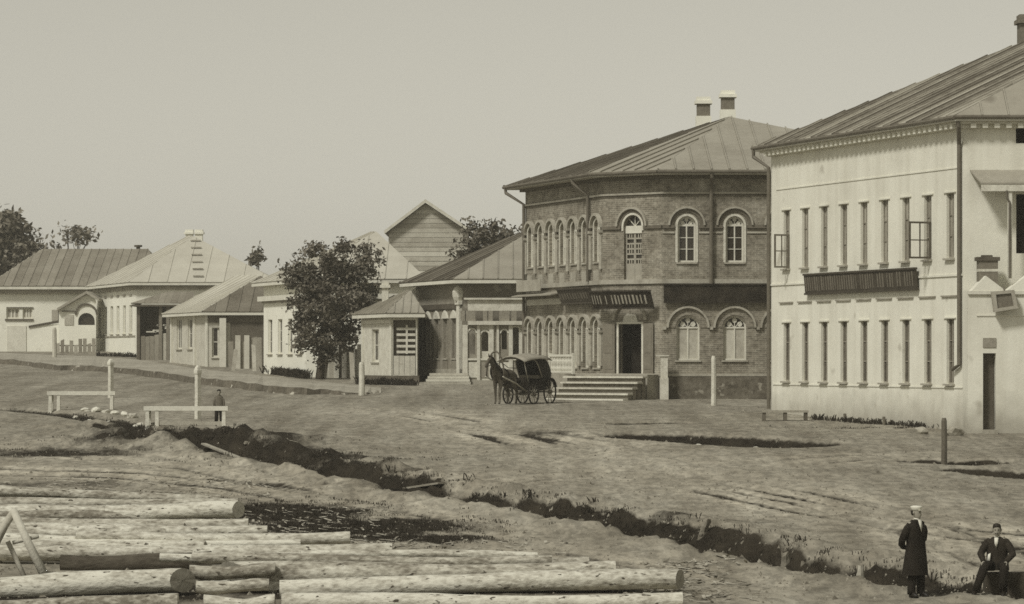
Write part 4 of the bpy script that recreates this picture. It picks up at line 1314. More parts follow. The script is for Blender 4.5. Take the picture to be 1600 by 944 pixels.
# --- kiosk-like annex
def kiosk():
    d = 163.5
    zf = lambda y: Z(y, d)
    root, fs, ff, L, plan, zt, zb = hip_house('small_annex', 'small pale annex with hipped seamed roof between the tree and the carved house', 612, d, 566, 652, 597, 489,
        (641, 455, 166), (635, 456, 168.2), 0.42, 'metal_roof', 'metal_roof', 'white_paint_worn', 0.42,
        street_ops=lambda L: [(L * 0.45, 1.25, zf(566), zf(514), False)], front_ops=lambda L: [(L * 0.5, L - 0.16, zf(586), zf(500), False)])
    pw = window_proto(1.25, zf(514) - zf(566), False, 2, 2, 'white_paint', ft=0.12)
    place_window(pw, root, fs, L * 0.45, zf(566), 0.15)
    m = MB(); m.box(0.06, ff.L - 0.06, 0.2, 0.25, zf(586), zf(500), ff); m.build('porch_back', 'wood_dark', root)
    for i in range(5):
        z = zf(552 - 9 * i)
        m = MB(); m.box(0.25, ff.L - 0.10, 0.05, 0.09, z, z + 0.13, ff); m.build('slat', 'white_paint_worn', root)
    m = MB(); m.box(ff.L * 0.55, ff.L * 0.55 + 0.1, 0.045, 0.0 + 0.049 + 0.05, zf(553), zf(508), ff); m.build('slat_post', 'white_paint_worn', root)
    plank_row(root, ff, 0.1, ff.L - 0.1, zf(586), zf(556), 0.25, 'wood_pale', b=0.0)
    for a in (0.08, L - 0.12):
        m = MB(); m.box(a - 0.12, a + 0.16, -0.05, -0.001, zf(590), zf(497), fs); m.build('corner_board', 'white_paint', root)
    m = MB(); m.box(0.01, L - 0.01, -0.07, -0.001, zf(505), zf(499), fs); m.build('belt_board', 'white_paint', root)
    belt(root, 'plinth', 'stone_dark', plan, zb, zf(587), 0.10, inner=0.002)
    chimney(root, X(602, 168), 168.0, Z(475, 168), Z(450, 168), 0.34, 'white_paint_worn', 'white_paint_worn')
kiosk()

# --- white house behind the tree
def tree_house():
    d = 177.0
    zf = lambda y: Z(y, d)
    sops = lambda L: [(L * f, 0.95, zf(553), zf(497), False) for f in (0.16, 0.40, 0.64, 0.86)]
    root, fs, ff, L, plan, zt, zb = hip_house('white_parapet_house', 'white plastered house with double cornice half hidden behind the dark tree', 478, d, 412, 652, 590, 436,
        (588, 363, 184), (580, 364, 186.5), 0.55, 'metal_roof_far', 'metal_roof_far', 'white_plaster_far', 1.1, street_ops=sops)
    pw = window_proto(0.95, zf(497) - zf(553), False, 2, 3, 'white_paint', ft=0.09)
    for a, w, c0, c1, _ in sops(L): place_window(pw, root, fs, a, c0, 0.12)
    belt(root, 'cornice', 'white_paint', plan, zf(467), zf(459), 0.28, inner=0.002)
    belt(root, 'string_course', 'plaster_line', plan, zf(470), zf(467) - 0.003, 0.10, inner=0.002)
    return fs, ff
tree_house()

# --- board house with the gable
def gable_house():
    d = 196.0
    x0, x1, xm = X(607, d), X(731, d), X(665, d)
    zb, ze, za = 3.4, Z(362, d), Z(318, d)
    root = empty('gabled_board_house', (x0, d, 3.8), 'tall boarded wooden building with a plain gable rising behind the roofs', 'building')
    fr = Frame((x0, d), (x1, d))
    W = x1 - x0; H = za - ze; am = xm - x0
    mb = MB(); mb.box(0.02, W - 0.02, 0.06, 11, zb, ze - 0.05, fr); mb.prism([fr.p(0.02, 0.06, ze - 0.05), fr.p(W - 0.02, 0.06, ze - 0.05), fr.p(am, 0.06, za - 0.1)], (0, 10.9, 0)); mb.build('wall', 'wood_grey', root)
    z = Z(445, d); bh = 0.29
    while z < za - 0.15:
        z2 = min(z + bh - 0.02, za - 0.05)
        def lim(zz):
            if zz <= ze: return 0.0, W
            f = (zz - ze) / H
            return am * f, W - (W - am) * f
        a0, a1 = lim(z); b0, b1 = lim(z2)
        m = MB(); o = random.uniform(0, 0.02)
        m.hexa([fr.p(*q) for q in [(a0, 0.01 - o, z), (a1, 0.01 - o, z), (a1, 0.058, z), (a0, 0.058, z), (b0, 0.02 - o, z2), (b1, 0.02 - o, z2), (b1, 0.058, z2), (b0, 0.058, z2)]])
        m.build('board', 'wood_pale', root); z += bh
    ev = 0.28
    sl, sr = H / am, H / (W - am)
    for sg in (0, 1):
        if sg == 0: p, q = (-0.25, ze - 0.25 * sl), (am, za)
        else: p, q = (am, za), (W + 0.25, ze - 0.25 * sr)
        n_ = 10
        m = MB(); m.prism([fr.p(p[0], -0.45, p[1] + 0.02), fr.p(q[0], -0.45, q[1] + 0.02), fr.p(q[0], -0.45, q[1] + 0.24), fr.p(p[0], -0.45, p[1] + 0.24)], (0, 0.06, 0)); m.build('bargeboard', 'white_paint_worn', root)
        m = MB(); m.prism([fr.p(p[0], -0.385, p[1] + 0.10), fr.p(q[0], -0.385, q[1] + 0.10), fr.p(q[0], -0.385, q[1] + 0.22), fr.p(p[0], -0.385, p[1] + 0.22)], (0, 11.4, 0)); m.build('roof', 'plank_roof_far', root)
gable_house()

# --- pale roof house with dark plank front slope
def plank_house():
    d = 204.0
    zf = lambda y: Z(y, d)
    sops = lambda L: [(L * 0.22, 1.5, zf(545), zf(497), False), (L * 0.52, 1.3, zf(545), zf(497), False)]
    fops = lambda L: [(X(341, d) - X(325, d), 0.8, zf(558), zf(512), False)]
    root, fs, ff, L, plan, zt, zb = hip_house('plank_hip_house', 'pale single-storey house with bright street roof slope and dark plank front slope', 325, d, 268, 452, 573, 487,
        (408, 432, 209.5), (372, 430.5, 212.5), 0.5, 'metal_roof_far', 'plank_roof_dark', 'wood_pale', 0.75, street_ops=sops, front_ops=fops)
    pw = window_proto(1.5, zf(497) - zf(545), False, 3, 1, 'white_paint', ft=0.10, mt=0.05); place_window(pw, root, fs, L * 0.22, zf(545), 0.12)
    pw2 = window_proto(1.3, zf(497) - zf(545), False, 2, 2, 'white_paint', ft=0.12, glass='pane_dim'); place_window(pw2, root, fs, L * 0.52, zf(545), 0.12)
    pw3 = window_proto(0.8, zf(512) - zf(558), False, 2, 2, 'white_paint_worn', ft=0.1, mt=0.06); a = fops(1)[0][0]; place_window(pw3, root, ff, a, zf(558), 0.12)
    for a in (0.15, L * 0.66, L - 0.15):
        m = MB(); m.box(a - 0.2, a + 0.2, -0.10, -0.001, zb, zt, fs); m.build('corner_board', 'white_paint', root)
    m = MB(); m.box(0.0, ff.L, -0.10, -0.001, zf(504), zf(492), ff); m.build('belt_board', 'wood_dark', root)
    x = X(351, d) - X(325, d)
    m = MB(); m.box(x - 0.3, x + 0.12, -0.35, -0.2, zb, zf(497), ff); m.build('porch_board', 'white_paint', root)
    m = MB(); m.box(X(360, d) - X(325, d), ff.L, -0.02, -0.001, zb, zf(504), ff); m.build('log_wall', 'wood_dark', root)
plank_house()

def big_white():
    d = 231.0
    zf = lambda y: Z(y, d)
    sops = lambda L: [(L * (0.11 + 0.155 * i), 0.95, zf(521), zf(476), False) for i in range(6)]
    root, fs, ff, L, plan, zt, zb = hip_house('white_hip_roof_house', 'white house with tall pale hipped roof, roof ladder and twin chimney stacks', 212, d, 149, 425, 555, 441,
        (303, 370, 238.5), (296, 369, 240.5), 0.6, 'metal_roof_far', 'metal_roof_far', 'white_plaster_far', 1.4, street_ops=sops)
    pw = window_proto(0.95, zf(476) - zf(521), False, 2, 2, 'white_paint', ft=0.1)
    for a, w, c0, c1, _ in sops(L):
        place_window(pw, root, fs, a, c0, 0.14)
        m = MB(); m.box(a - 0.4, a + 0.4, -0.06, -0.001, zf(462), zf(459), fs); m.build('vent_moulding', 'plaster_line', root)
    m = MB(); m.box(0.1, L - 0.1, -0.06, -0.001, zf(526), zf(524), fs); m.build('string_course', 'plaster_line', root)
    belt(root, 'cornice', 'plaster_line', plan, zt - 0.42, zt - 0.16, 0.18, inner=0.002)
    # roof ladder on the front slope, rungs one by one
    E1 = Vector((X(303, d - 0.6), d - 0.6, zt + 0.05)); A = at(303, 370, 238.5)
    for i in range(6):
        t = 0.10 + 0.155 * i
        p = E1.lerp(A, t) + Vector((0.35 - 0.25 * t, -0.05, 0.12))
        m = MB(); m.box(p.x - 0.38, p.x + 0.38, p.y - 0.07, p.y + 0.07, p.z - 0.02, p.z + 0.06)
        m.build('ladder_rung', 'wood_grey', root)
    for x in (296, 311):
        chimney(root, X(x, 241), 241, Z(392, 241), Z(366, 241), 0.55, 'white_plaster_far', 'white_plaster_far')
big_white()

def far_house():
    d = 246.0
    zf = lambda y: Z(y, d)
    x0, x1 = X(-5, d), X(250, d)
    plan = [Vector((x0, d + 16)), Vector((x0, d)), Vector((x1, d)), Vector((x1, d + 16))]
    root = empty('far_white_house', (x0, d, 5.2), 'long white house at the far end under a grey plank roof', 'house')
    ff = Frame(plan[1], plan[2]); zb, zt = 4.6, zf(456)
    fa = lambda x: X(x, d) - x0
    ops = [(fa(20), 1.0, zf(498), zf(482.5), False), (fa(43), 0.75, zf(498), zf(482.5), False)]
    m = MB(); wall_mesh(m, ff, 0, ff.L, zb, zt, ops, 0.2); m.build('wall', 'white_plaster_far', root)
    for a, w, c0, c1, _ in ops: place_window(window_proto(w, c1 - c0, False, 3, 1, 'white_paint', ft=0.10, mt=0.06, glass='blind_grey'), root, ff, a, c0, 0.12)
    m = MB(); m.box(fa(8), fa(52), -0.10, -0.001, zf(501), zf(498.6), ff); m.build('sill_board', 'wood_dark', root)
    m = MB(); m.box(fa(10), fa(52), -0.10, -0.001, zf(481.5), zf(480), ff); m.build('lintel_board', 'wood_dark', root)
    m = MB()
    for p, q in ((plan[0], plan[1]), (plan[2], plan[3]), (plan[3], plan[0])): m.quad((p.x, p.y, zb), (q.x, q.y, zb), (q.x, q.y, zt), (p.x, p.y, zt))
    m.build('wall', 'white_plaster_far', root)
    ev = offset_poly(plan, 0.7); ze = zf(448)
    E = [Vector((p.x, p.y, ze)) for p in ev]
    A, Bv = at(66, 390, 253.5), at(232, 390, 253.5)
    edge = belt(root, 'roof', 'white_paint', plan, ze - 0.22, ze - 0.004, 0.68, inner=0.0)
    belt(root, 'cornice', 'wood_grey', plan, zf(459), zf(452.5), 0.3, inner=0.002)
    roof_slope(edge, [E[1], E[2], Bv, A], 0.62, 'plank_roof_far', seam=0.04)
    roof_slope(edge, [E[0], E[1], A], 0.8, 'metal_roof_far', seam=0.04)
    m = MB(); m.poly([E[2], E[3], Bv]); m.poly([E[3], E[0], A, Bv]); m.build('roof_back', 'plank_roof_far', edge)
    m = MB(); q = at(216, 386, 254); m.tube([q + Vector((0, 0, -0.8)), q], 0.16, 8); m.tube([q, q + Vector((0, 0, 0.15))], 0.32, 8); m.build('stovepipe', 'wood_dark', root)
far_house()

def far_gate():
    d = 240.0
    zf = lambda y: Z(y, d)
    fr = Frame((X(92, d), d), (X(150, d), d))
    root = empty('gabled_gatehouse', fr.p(0, 0, 5.0), 'little white gatehouse with pointed gable and arched dark window', 'gatehouse')
    fa = lambda x: X(x, d) - fr.o.x
    W = fr.L
    ops = [(fa(135), 1.25, zf(508), zf(489), True)]
    m = MB(); wall_mesh(m, fr, 0, W, 4.6, zf(485), ops, 0.2)
    m.poly([fr.p(0, 0, zf(485)), fr.p(W, 0, zf(485)), fr.p(W, 0, zf(470)), fr.p(fa(136), 0, zf(460))])
    m.quad(fr.p(0, 0, 4.6), fr.p(0, 0, zf(485)), fr.p(0, 3, zf(485)), fr.p(0, 3, 4.6))
    m.build('wall', 'white_plaster_far', root)
    m = MB(); m.box(fa(135) - 0.62, fa(135) + 0.62, 0.2, 0.24, zf(508), zf(486), fr); m.build('window', 'window_glass', root)
    m = MB(); arch_band(m, fr, fa(135), zf(492), 0.72, 0.86, -0.1, -0.001); m.build('hood', 'wood_dark', root)
    for p, q in (((fa(90), zf(486)), (fa(136), zf(459))), ((fa(136), zf(459)), (fa(156), zf(471)))):
        m = MB(); m.prism([fr.p(p[0], -0.4, p[1]), fr.p(q[0], -0.4, q[1]), fr.p(q[0], -0.4, q[1] + 0.2), fr.p(p[0], -0.4, p[1] + 0.2)], (0, 3.4, 0)); m.build('roof', 'wood_grey', root)
    m = MB(); m.box(fa(97), fa(121), -0.12, -0.001, zf(487), zf(485.5), fr); m.build('belt_board', 'wood_dark', root)
    m = MB(); m.box(fa(101), fa(115), -0.05, -0.001, zf(508), zf(492), fr); m.build('niche_panel', 'wood_pale', root)
    fr2 = Frame((X(-40, d), d + 0.3), (X(91, d), d + 0.3))
    r2 = empty('courtyard_wall', fr2.p(0, 0, 5.0), 'low white courtyard wall left of the little gatehouse', 'wall')
    m = MB(); m.box(0, fr2.L, 0, 0.4, 4.5, zf(507), fr2); m.build('wall', 'white_plaster_far', r2)
    f2 = lambda x: X(x, d) - fr2.o.x
    m = MB(); m.prism([fr2.p(f2(44), -0.1, zf(512)), fr2.p(f2(91), -0.1, zf(504)), fr2.p(f2(91), -0.1, zf(500.5)), fr2.p(f2(44), -0.1, zf(509))], (0, 0.6, 0)); m.build('coping', 'wood_dark', r2)
    m = MB(); m.box(f2(10), f2(40), -0.06, -0.001, 4.6, zf(509), fr2); m.build('gate_leaf', 'white_paint', r2)
    m = MB(); m.box(f2(80), f2(90), -0.01, 0.41, zf(503), zf(484), fr2); m.build('shutter', 'wood_grey', r2)
    # picket fence in front
    d3 = 236.0; fr3 = Frame((X(87, d3), d3), (X(150, d3), d3))
    r3 = empty('picket_fence', fr3.p(0, 0, 4.9), 'weathered picket fence in front of the little gatehouse', 'fence')
    plank_row(r3, fr3, 0, fr3.L, 4.7, Z(536, d3), 0.34, 'wood_grey', name='picket', gap=0.06, jag=0.35)
    m = MB(); m.box(0, fr3.L, 0.06, 0.12, Z(541, d3), Z(539, d3), fr3); m.build('fence_rail', 'wood_grey', r3)
far_gate()

def gate_porch():
    d = 219.0
    zf = lambda y: Z(y, d)
    fr = Frame((X(214, d), d), (X(302, d), d))
    root = empty('roofed_gateway', fr.p(0, 0, 4.4), 'dark roofed timber gateway between the white hip-roof house and its neighbour', 'gateway')
    W = fr.L
    E = [fr.p(-0.35, -0.6, zf(475)), fr.p(W + 0.3, -0.6, zf(475)), fr.p(W - 0.2, 2.0, zf(456)), fr.p(1.9, 2.0, zf(456)), fr.p(-0.35, 4.4, zf(475))]
    m = MB(); m.box(-0.3, W + 0.2, -0.55, 4.2, zf(479), zf(476), fr); rf = m.build('roof', 'wood_dark', root)
    roof_slope(rf, [E[0], E[1], E[2], E[3]], 0.45, 'plank_roof_far', 'roof_board', seam=0.0)
    m = MB(); m.poly([E[4], E[0], E[3]]); m.build('roof_board', 'plank_roof_far', rf)
    m = MB(); m.box(0, W, 1.8, 1.9, 4.0, zf(479), fr); m.box(-0.02, 0.08, 0.2, 1.8, 4.0, zf(479), fr); m.build('back_wall', 'wood_dark', root)
    for a in (0.1, W * 0.42, W * 0.55, W - 0.15):
        m = MB(); m.box(a - 0.11, a + 0.11, -0.11, 0.11, 4.0, zf(479.1), fr); m.build('post', 'wood_dark' if a < 1 else 'wood_grey', root)
    plank_row(root, fr, 0.25, W * 0.42 - 0.12, 4.1, zf(525), 0.32, 'wood_grey', b=-0.02, jag=0.08)
    plank_row(root, fr, W * 0.42 + 0.12, W * 0.55 - 0.12, 4.1, zf(520), 0.25, 'wood_pale', b=-0.02, jag=0.05)
    plank_row(root, fr, W * 0.55 + 0.12, W - 0.25, 4.1, zf(531), 0.32, 'wood_pale', b=-0.02, jag=0.1)
    m = MB()
    for i in range(9):
        a = random.uniform(0.5, W * 0.6); z = zf(520) + random.uniform(-0.1, 0.5)
        m.box(a, a + random.uniform(0.3, 0.8), -0.03, 0.0, z, z + 0.09, fr)
    m.build('gate_carving', 'white_paint_worn', root)
gate_porch()

def yard_clutter():
    # leaning boards and offcuts in the gaps between the houses, each a thing of its own
    spots = ((222, 557, 30, 'leaning grey board by the roofed gateway, first from the white house', 0.10), (233, 558, 24, 'short leaning board by the roofed gateway', -0.12), (262, 560, 22, 'pale leaning board at the right post of the gateway', 0.08),
             (364, 579, 34, 'tilted board against the old yard fence', 0.12), (398, 580, 42, 'tall weathered board beside the pale fence posts', -0.06),
             (506, 592, 36, 'grey board leaning on the plank gate under the tree', 0.10), (552, 594, 44, 'tall pale board leaning by the small annex', -0.08))
    for px, py, h, lab, tilt in spots:
        g0 = gp(px, py); s_ = g0.y / F
        m = MB(); H = h * s_; w_ = 0.24
        m.hexa([(g0.x - w_ / 2, g0.y - 0.1, g0.z - 0.2), (g0.x + w_ / 2, g0.y - 0.1, g0.z - 0.2), (g0.x + w_ / 2, g0.y - 0.05, g0.z - 0.2), (g0.x - w_ / 2, g0.y - 0.05, g0.z - 0.2),
                (g0.x - w_ / 2 + tilt * H, g0.y + 0.2, g0.z + H), (g0.x + w_ / 2 + tilt * H, g0.y + 0.2, g0.z + H * 0.96), (g0.x + w_ / 2 + tilt * H, g0.y + 0.25, g0.z + H * 0.96), (g0.x - w_ / 2 + tilt * H, g0.y + 0.25, g0.z + H)])
        m.thing('leaning_board', 'wood_pale' if 'pale' in lab else 'wood_grey', lab, 'board', base=(g0.x, g0.y, g0.z))
yard_clutter()

def street_fences():
    d = 199.0; fr = Frame((X(357, d), d), (X(410, d), d)); zf = lambda y: Z(y, d)
    r = empty('yard_fence', fr.p(0, 0, 3.9), 'old plank yard fence with two pale posts beside the white parapet house', 'fence')
    plank_row(r, fr, 0, fr.L, 3.4, zf(530), 0.36, 'wood_grey', gap=0.03, jag=0.3, lean=0.05)
    for x in (372, 386):
        a = X(x, d) - fr.o.x; m = MB(); m.box(a - 0.16, a + 0.16, -0.2, -0.02, 3.4, zf(524), fr); m.build('post', 'wood_pale', r)
    d = 175.0; fr = Frame((X(494, d), d), (X(566, d), d)); zf = lambda y: Z(y, d)
    r = empty('plank_gate', fr.p(0, 0, 3.5), 'pale plank gate with posts between the dark tree and the small annex', 'gate')
    fa = lambda x: X(x, d) - fr.o.x
    plank_row(r, fr, fa(497), fa(522), 3.0, zf(545), 0.26, 'wood_grey', jag=0.03)
    plank_row(r, fr, fa(541), fa(560), 3.0, zf(546), 0.26, 'wood_pale', jag=0.03)
    for x in (526, 538, 562):
        a = fa(x); m = MB(); m.box(a - 0.13, a + 0.13, -0.16, 0.0 - 0.02, 3.0, zf(529 if x < 550 else 538), fr); m.build('post', 'wood_pale', r)
    m = MB(); m.box(fa(526), fa(546), -0.5, 0.2, zf(530) + 0.002, zf(511), fr); m.build('gate_hood', 'white_paint', r)
    m = MB(); m.box(fa(527), fa(540), 0.0, 0.04, 3.0, zf(535), fr); m.build('gate_leaf', 'wood_dark', r)
street_fences()
# ------------------------------------------------------------------ trees
def tree(name, label, base, trunk_h, trunk_r, blobs, n_leaf, leaf, m, group=None, bark_m='bark', clump=0.55, seed=1, gaps=0.35):
    """blobs: ellipsoids (x, y, z, rx, ry, rz) in world metres that hold the crown"""
    rs = random.Random(seed)
    base = Vector(base)
    root = empty(name, base, label, 'tree', group)
    tb = MB()
    top = Vector((sum(b[0] for b in blobs) / len(blobs), sum(b[1] for b in blobs) / len(blobs), base.z + trunk_h))
    mid = base.lerp(top, 0.5) + Vector((rs.uniform(-.2, .2), 0, 0))
    tb.tube([base + Vector((0, 0, -0.3)), base + Vector((0, 0, 0.3)), mid, top], [trunk_r * 1.35, trunk_r, trunk_r * 0.8, trunk_r * 0.45], 10)
    for b in blobs:
        c = Vector(b[:3])
        st = base.lerp(top, rs.uniform(0.45, 0.95))
        md = st.lerp(c, 0.5) + Vector((rs.uniform(-.2, .2), rs.uniform(-.2, .2), 0.15))
        tb.tube([st, md, c], [trunk_r * 0.42, trunk_r * 0.28, trunk_r * 0.12], 6)
        for k in range(5):
            e = c + Vector((rs.uniform(-1, 1) * b[3], rs.uniform(-1, 1) * b[4], rs.uniform(-0.6, 1) * b[5])) * 0.8
            tb.tube([md.lerp(c, rs.random()), c.lerp(e, 0.6) + Vector((0, 0, .1)), e], [trunk_r * 0.14, trunk_r * 0.09, trunk_r * 0.03], 5)
    tb.build('trunk', bark_m, root, smooth=True)
    vol = [b[3] * b[4] * b[5] for b in blobs]; tv = sum(vol)
    V = []; Fc = []
    for b, vv in zip(blobs, vol):
        nl = int(n_leaf * vv / tv)
        ncl = max(6, int(nl / 55))
        for _ in range(ncl):
            while True:
                u = Vector((rs.uniform(-1, 1), rs.uniform(-1, 1), rs.uniform(-1, 1)))
                if u.length <= 1 and (u.length > gaps or rs.random() < 0.35): break
            u *= rs.uniform(0.9, 1.12)
            c = Vector((b[0] + u.x * b[3], b[1] + u.y * b[4], b[2] + u.z * b[5]))
            cr = clump * rs.uniform(0.6, 1.25)
            for _ in range(nl // ncl):
                p = c + Vector((rs.gauss(0, cr * .5), rs.gauss(0, cr * .5), rs.gauss(0, cr * .4)))
                s = leaf * rs.uniform(0.6, 1.3)
                d1 = Vector((rs.gauss(0, 1), rs.gauss(0, 1), rs.gauss(0, 0.7))).normalized()
                d2 = d1.cross(Vector((rs.gauss(0, 1), rs.gauss(0, 1), rs.gauss(0, 1)))).normalized()
                n = len(V)
                V += [p - d1 * s, p + d2 * s * 0.5, p + d1 * s, p - d2 * s * 0.5]
                Fc.append((n, n + 1, n + 2, n + 3))
    mb = MB(); mb.v = [tuple(v) for v in V]; mb.f = Fc
    mb.build('crown', m, root)
    return root

def pblob(px, py, d, rx_px, ry_px, ry=None):
    p = at(px, py, d); s = d / F
    return (p.x, p.y, p.z, rx_px * s, (ry if ry else rx_px * s), ry_px * s)

d = 171.0
g = Vector((X(500, d), d, base_z(d)))
tree('leafy_tree', 'dense dark leafy tree in front of the white parapet house', g, 4.2, 0.22,
     [pblob(545, 410, d, 38, 34), pblob(500, 420, d, 46, 38), pblob(470, 450, d, 28, 34), pblob(515, 470, d, 62, 40), pblob(560, 455, d, 36, 45), pblob(500, 515, d, 46, 36), pblob(530, 530, d, 30, 40), pblob(580, 400, d, 16, 26), pblob(455, 430, d, 14, 18), pblob(553, 492, d, 24, 26), pblob(497, 556, d, 16, 26), pblob(520, 560, d, 14, 20)],
     15000, 0.125, 'leaf', seed=3, clump=0.45, gaps=0.55)
d = 181.0
tree('leafy_tree', 'dark tree crown showing over the roof of the carved house', (X(765, d), d, base_z(d)), 5.5, 0.25,
     [pblob(760, 372, d, 34, 24), pblob(735, 388, d, 26, 16), pblob(742, 352, d, 10, 14), pblob(770, 350, d, 12, 14), pblob(795, 372, d, 22, 22), pblob(720, 398, d, 12, 12)], 2600, 0.13, 'leaf', seed=5, clump=0.5)
d = 268.0
tree('leafy_tree', 'large tree behind the far white house at the picture edge', (X(10, d), d, 5.6), 6.5, 0.4,
     [pblob(15, 375, d, 40, 38), pblob(-25, 370, d, 45, 45), pblob(35, 405, d, 34, 30), pblob(5, 350, d, 28, 18), pblob(62, 385, d, 16, 10), pblob(0, 420, d, 40, 30)], 9000, 0.30, 'leaf_far', seed=6, clump=0.9)
d = 272.0
tree('sparse_tree', 'thin half-bare tree above the far plank roof', (X(122, d), d, 5.6), 7.6, 0.22,
     [pblob(122, 368, d, 22, 15), pblob(105, 362, d, 10, 9), pblob(140, 372, d, 9, 12), pblob(90, 386, d, 9, 6)], 420, 0.22, 'leaf_far', seed=7, clump=0.8)
d = 250.0
tree('young_fir', 'small pointed fir top showing beside the big hipped roof', (X(404, d), d, 5.3), 5.5, 0.15,
     [pblob(404, 404, d, 14, 6), pblob(404, 396, d, 6, 6), pblob(405, 387, d, 2.5, 7)], 420, 0.2, 'leaf_far', seed=8, clump=0.4)

# ------------------------------------------------------------------ logs
def log(label, x0, y0, x1, y1, d0, d1, r0, r1, seed, group='felled logs in the foreground', dark_end=False, bend=0.03, slant=(0, 0), turn=(0, 0), m='log_wood'):
    rs = random.Random(seed)
    d1 = d1 + rs.uniform(-0.12, 0.12); bend = bend * rs.uniform(1.2, 2.8)
    a, b = at(x0, y0, d0), at(x1, y1, d1)
    ax = (b - a).normalized()
    side = ax.cross(Vector((0, 0, 1))).normalized(); up = side.cross(ax)
    n = 16; seg = 16
    ph = rs.random() * 6
    rings = []
    knots = [(rs.random(), rs.random() * 6.28) for _ in range(5)]
    for i in range(n + 1):
        t = i / n
        c = a.lerp(b, t) + side * bend * math.sin(t * 3.1 + ph) + up * bend * 0.7 * math.sin(t * 4.3 + ph * 2)
        rr = r0 * (1 - t) + r1 * t
        ring = []
        for k in range(seg):
            an = 2 * math.pi * k / seg
            q = rr * (1 + 0.05 * math.sin(t * 11 + ph) + 0.035 * math.sin(2 * an + ph + t * 3) + 0.025 * math.sin(5 * an + t * 9 + ph) + rs.uniform(-0.03, 0.03))
            for kt, ka in knots:
                dd = ((t - kt) / 0.03) ** 2 + ((an - ka + math.pi) % 6.283 - math.pi) ** 2 / 0.15
                if dd < 4: q += rr * 0.10 * math.exp(-dd)
            sl = (slant[0] if i == 0 else slant[1] if i == n else 0) * math.sin(an) * rr + (turn[0] if i == 0 else -turn[1] if i == n else 0) * math.cos(an) * rr
            ring.append(c + side * math.cos(an) * q + up * math.sin(an) * q + ax * sl)
        rings.append(ring)
    mb = MB(); mb.loft(rings, caps=False)
    mid = (a + b) / 2
    base = Vector((mid.x, mid.y, mid.z - max(r0, r1)))
    o = mb.thing('log', m, label, 'log', group, base=tuple(base), smooth=True)
    for ring, rev in ((rings[0], True), (rings[-1], False)):
        e = MB(); sgn = -1 if rev else 1
        pts = [p + ax * sgn * 0.003 for p in (ring[::-1] if rev else ring)]
        c = sum((Vector(p) for p in pts), Vector()) / len(pts)
        for k in range(len(pts)): e.poly([pts[k], pts[(k + 1) % len(pts)], c + ax * sgn * rs.uniform(0.0, 0.01)])
        e.build('cut_end', 'log_end_dark' if dark_end else 'log_end', o)
    return o

# front right stack
log('nearest thick log on the right, with its square-cut end towards the men', 437, 921, 1062, 906, 60.8, 61.2, 0.21, 0.20, 11, turn=(0, 0.5))
log('lowest log in front along the bottom edge, right stack', 440, 944, 1066, 937, 58.7, 58.9, 0.16, 0.15, 12)
log('thick log with big slanted pale cut end, on top of the right stack', 372, 902, 962, 888, 61.5, 61.5, 0.27, 0.15, 13, slant=(-0.7, 0), turn=(1.1, 0))
log('slim log lying along the back top of the right stack', 300, 876, 862, 874, 62.0, 62.0, 0.11, 0.10, 14)
log('shorter log end jutting out at the back of the right stack', 560, 880, 920, 881, 62.3, 62.4, 0.12, 0.12, 15)
for k, (x0, x1, y, dd, r) in enumerate(((420, 990, 914, 61.45, 0.2), (330, 900, 911, 61.95, 0.2), (330, 860, 909, 62.45, 0.18), (310, 900, 894, 61.95, 0.16))):
    log('log buried inside the right-hand stack', x0, y, x1, y, dd, dd + 0.03, r, r * 0.9, 20 + k)
# left front
log('thick knotty log at the bottom left corner, its round dark end facing right', -70, 921, 285, 908, 60.9, 61.0, 0.225, 0.22, 31, dark_end=True, turn=(0, 1.0))
log('log under the knotty one along the bottom left edge', -80, 948, 278, 943, 58.7, 58.8, 0.15, 0.15, 32)
log('short sawn billet between the two front stacks, upper', 296, 892, 430, 893, 61.2, 61.3, 0.13, 0.13, 33)
log('short sawn billet between the two front stacks, middle', 306, 915, 420, 917, 60.4, 60.5, 0.12, 0.12, 34)
log('short sawn billet between the two front stacks, lowest', 318, 941, 430, 941, 58.9, 58.9, 0.12, 0.12, 35)
# back left pile
log('long log at the front of the back pile, its pale end over the dark sod', -40, 866, 613, 860, 66.4, 66.6, 0.17, 0.16, 41)
log('short log with dark shaded flank in front of the back pile', 96, 882, 330, 879, 65.5, 65.5, 0.20, 0.20, 42, m='log_shaded')
log('slim log reaching out farthest on the dark sod behind', 120, 842, 547, 839, 67.2, 67.4, 0.13, 0.13, 43)
log('thick log high in the back pile with its pale cut end standing out', 165, 801, 373, 799, 69.0, 69.0, 0.19, 0.19, 44, turn=(0, 0.6))
log('topmost log along the back of the pile', -60, 769, 345, 778, 70.2, 70.3, 0.12, 0.11, 45)
PL = ['fifth', 'fourth', 'second', 'third', 'seventh', 'sixth', 'eighth']
for k, (x0, x1, y, dd, r) in enumerate(((-60, 418, 829, 67.9, 0.14), (-60, 388, 818, 68.4, 0.13), (-60, 372, 787, 69.6, 0.13), (-60, 190, 803, 69.0, 0.16), (-60, 150, 846, 67.1, 0.15),
                                       (-50, 320, 853, 66.9, 0.14), (-60, 330, 808, 68.8, 0.12))):
    log('peeled log in the back pile, the %s strip below its top edge' % PL[k], x0, y - 1, x1, y + 1, dd, dd + 0.05, r, r * 0.92, 50 + k, bend=0.02)
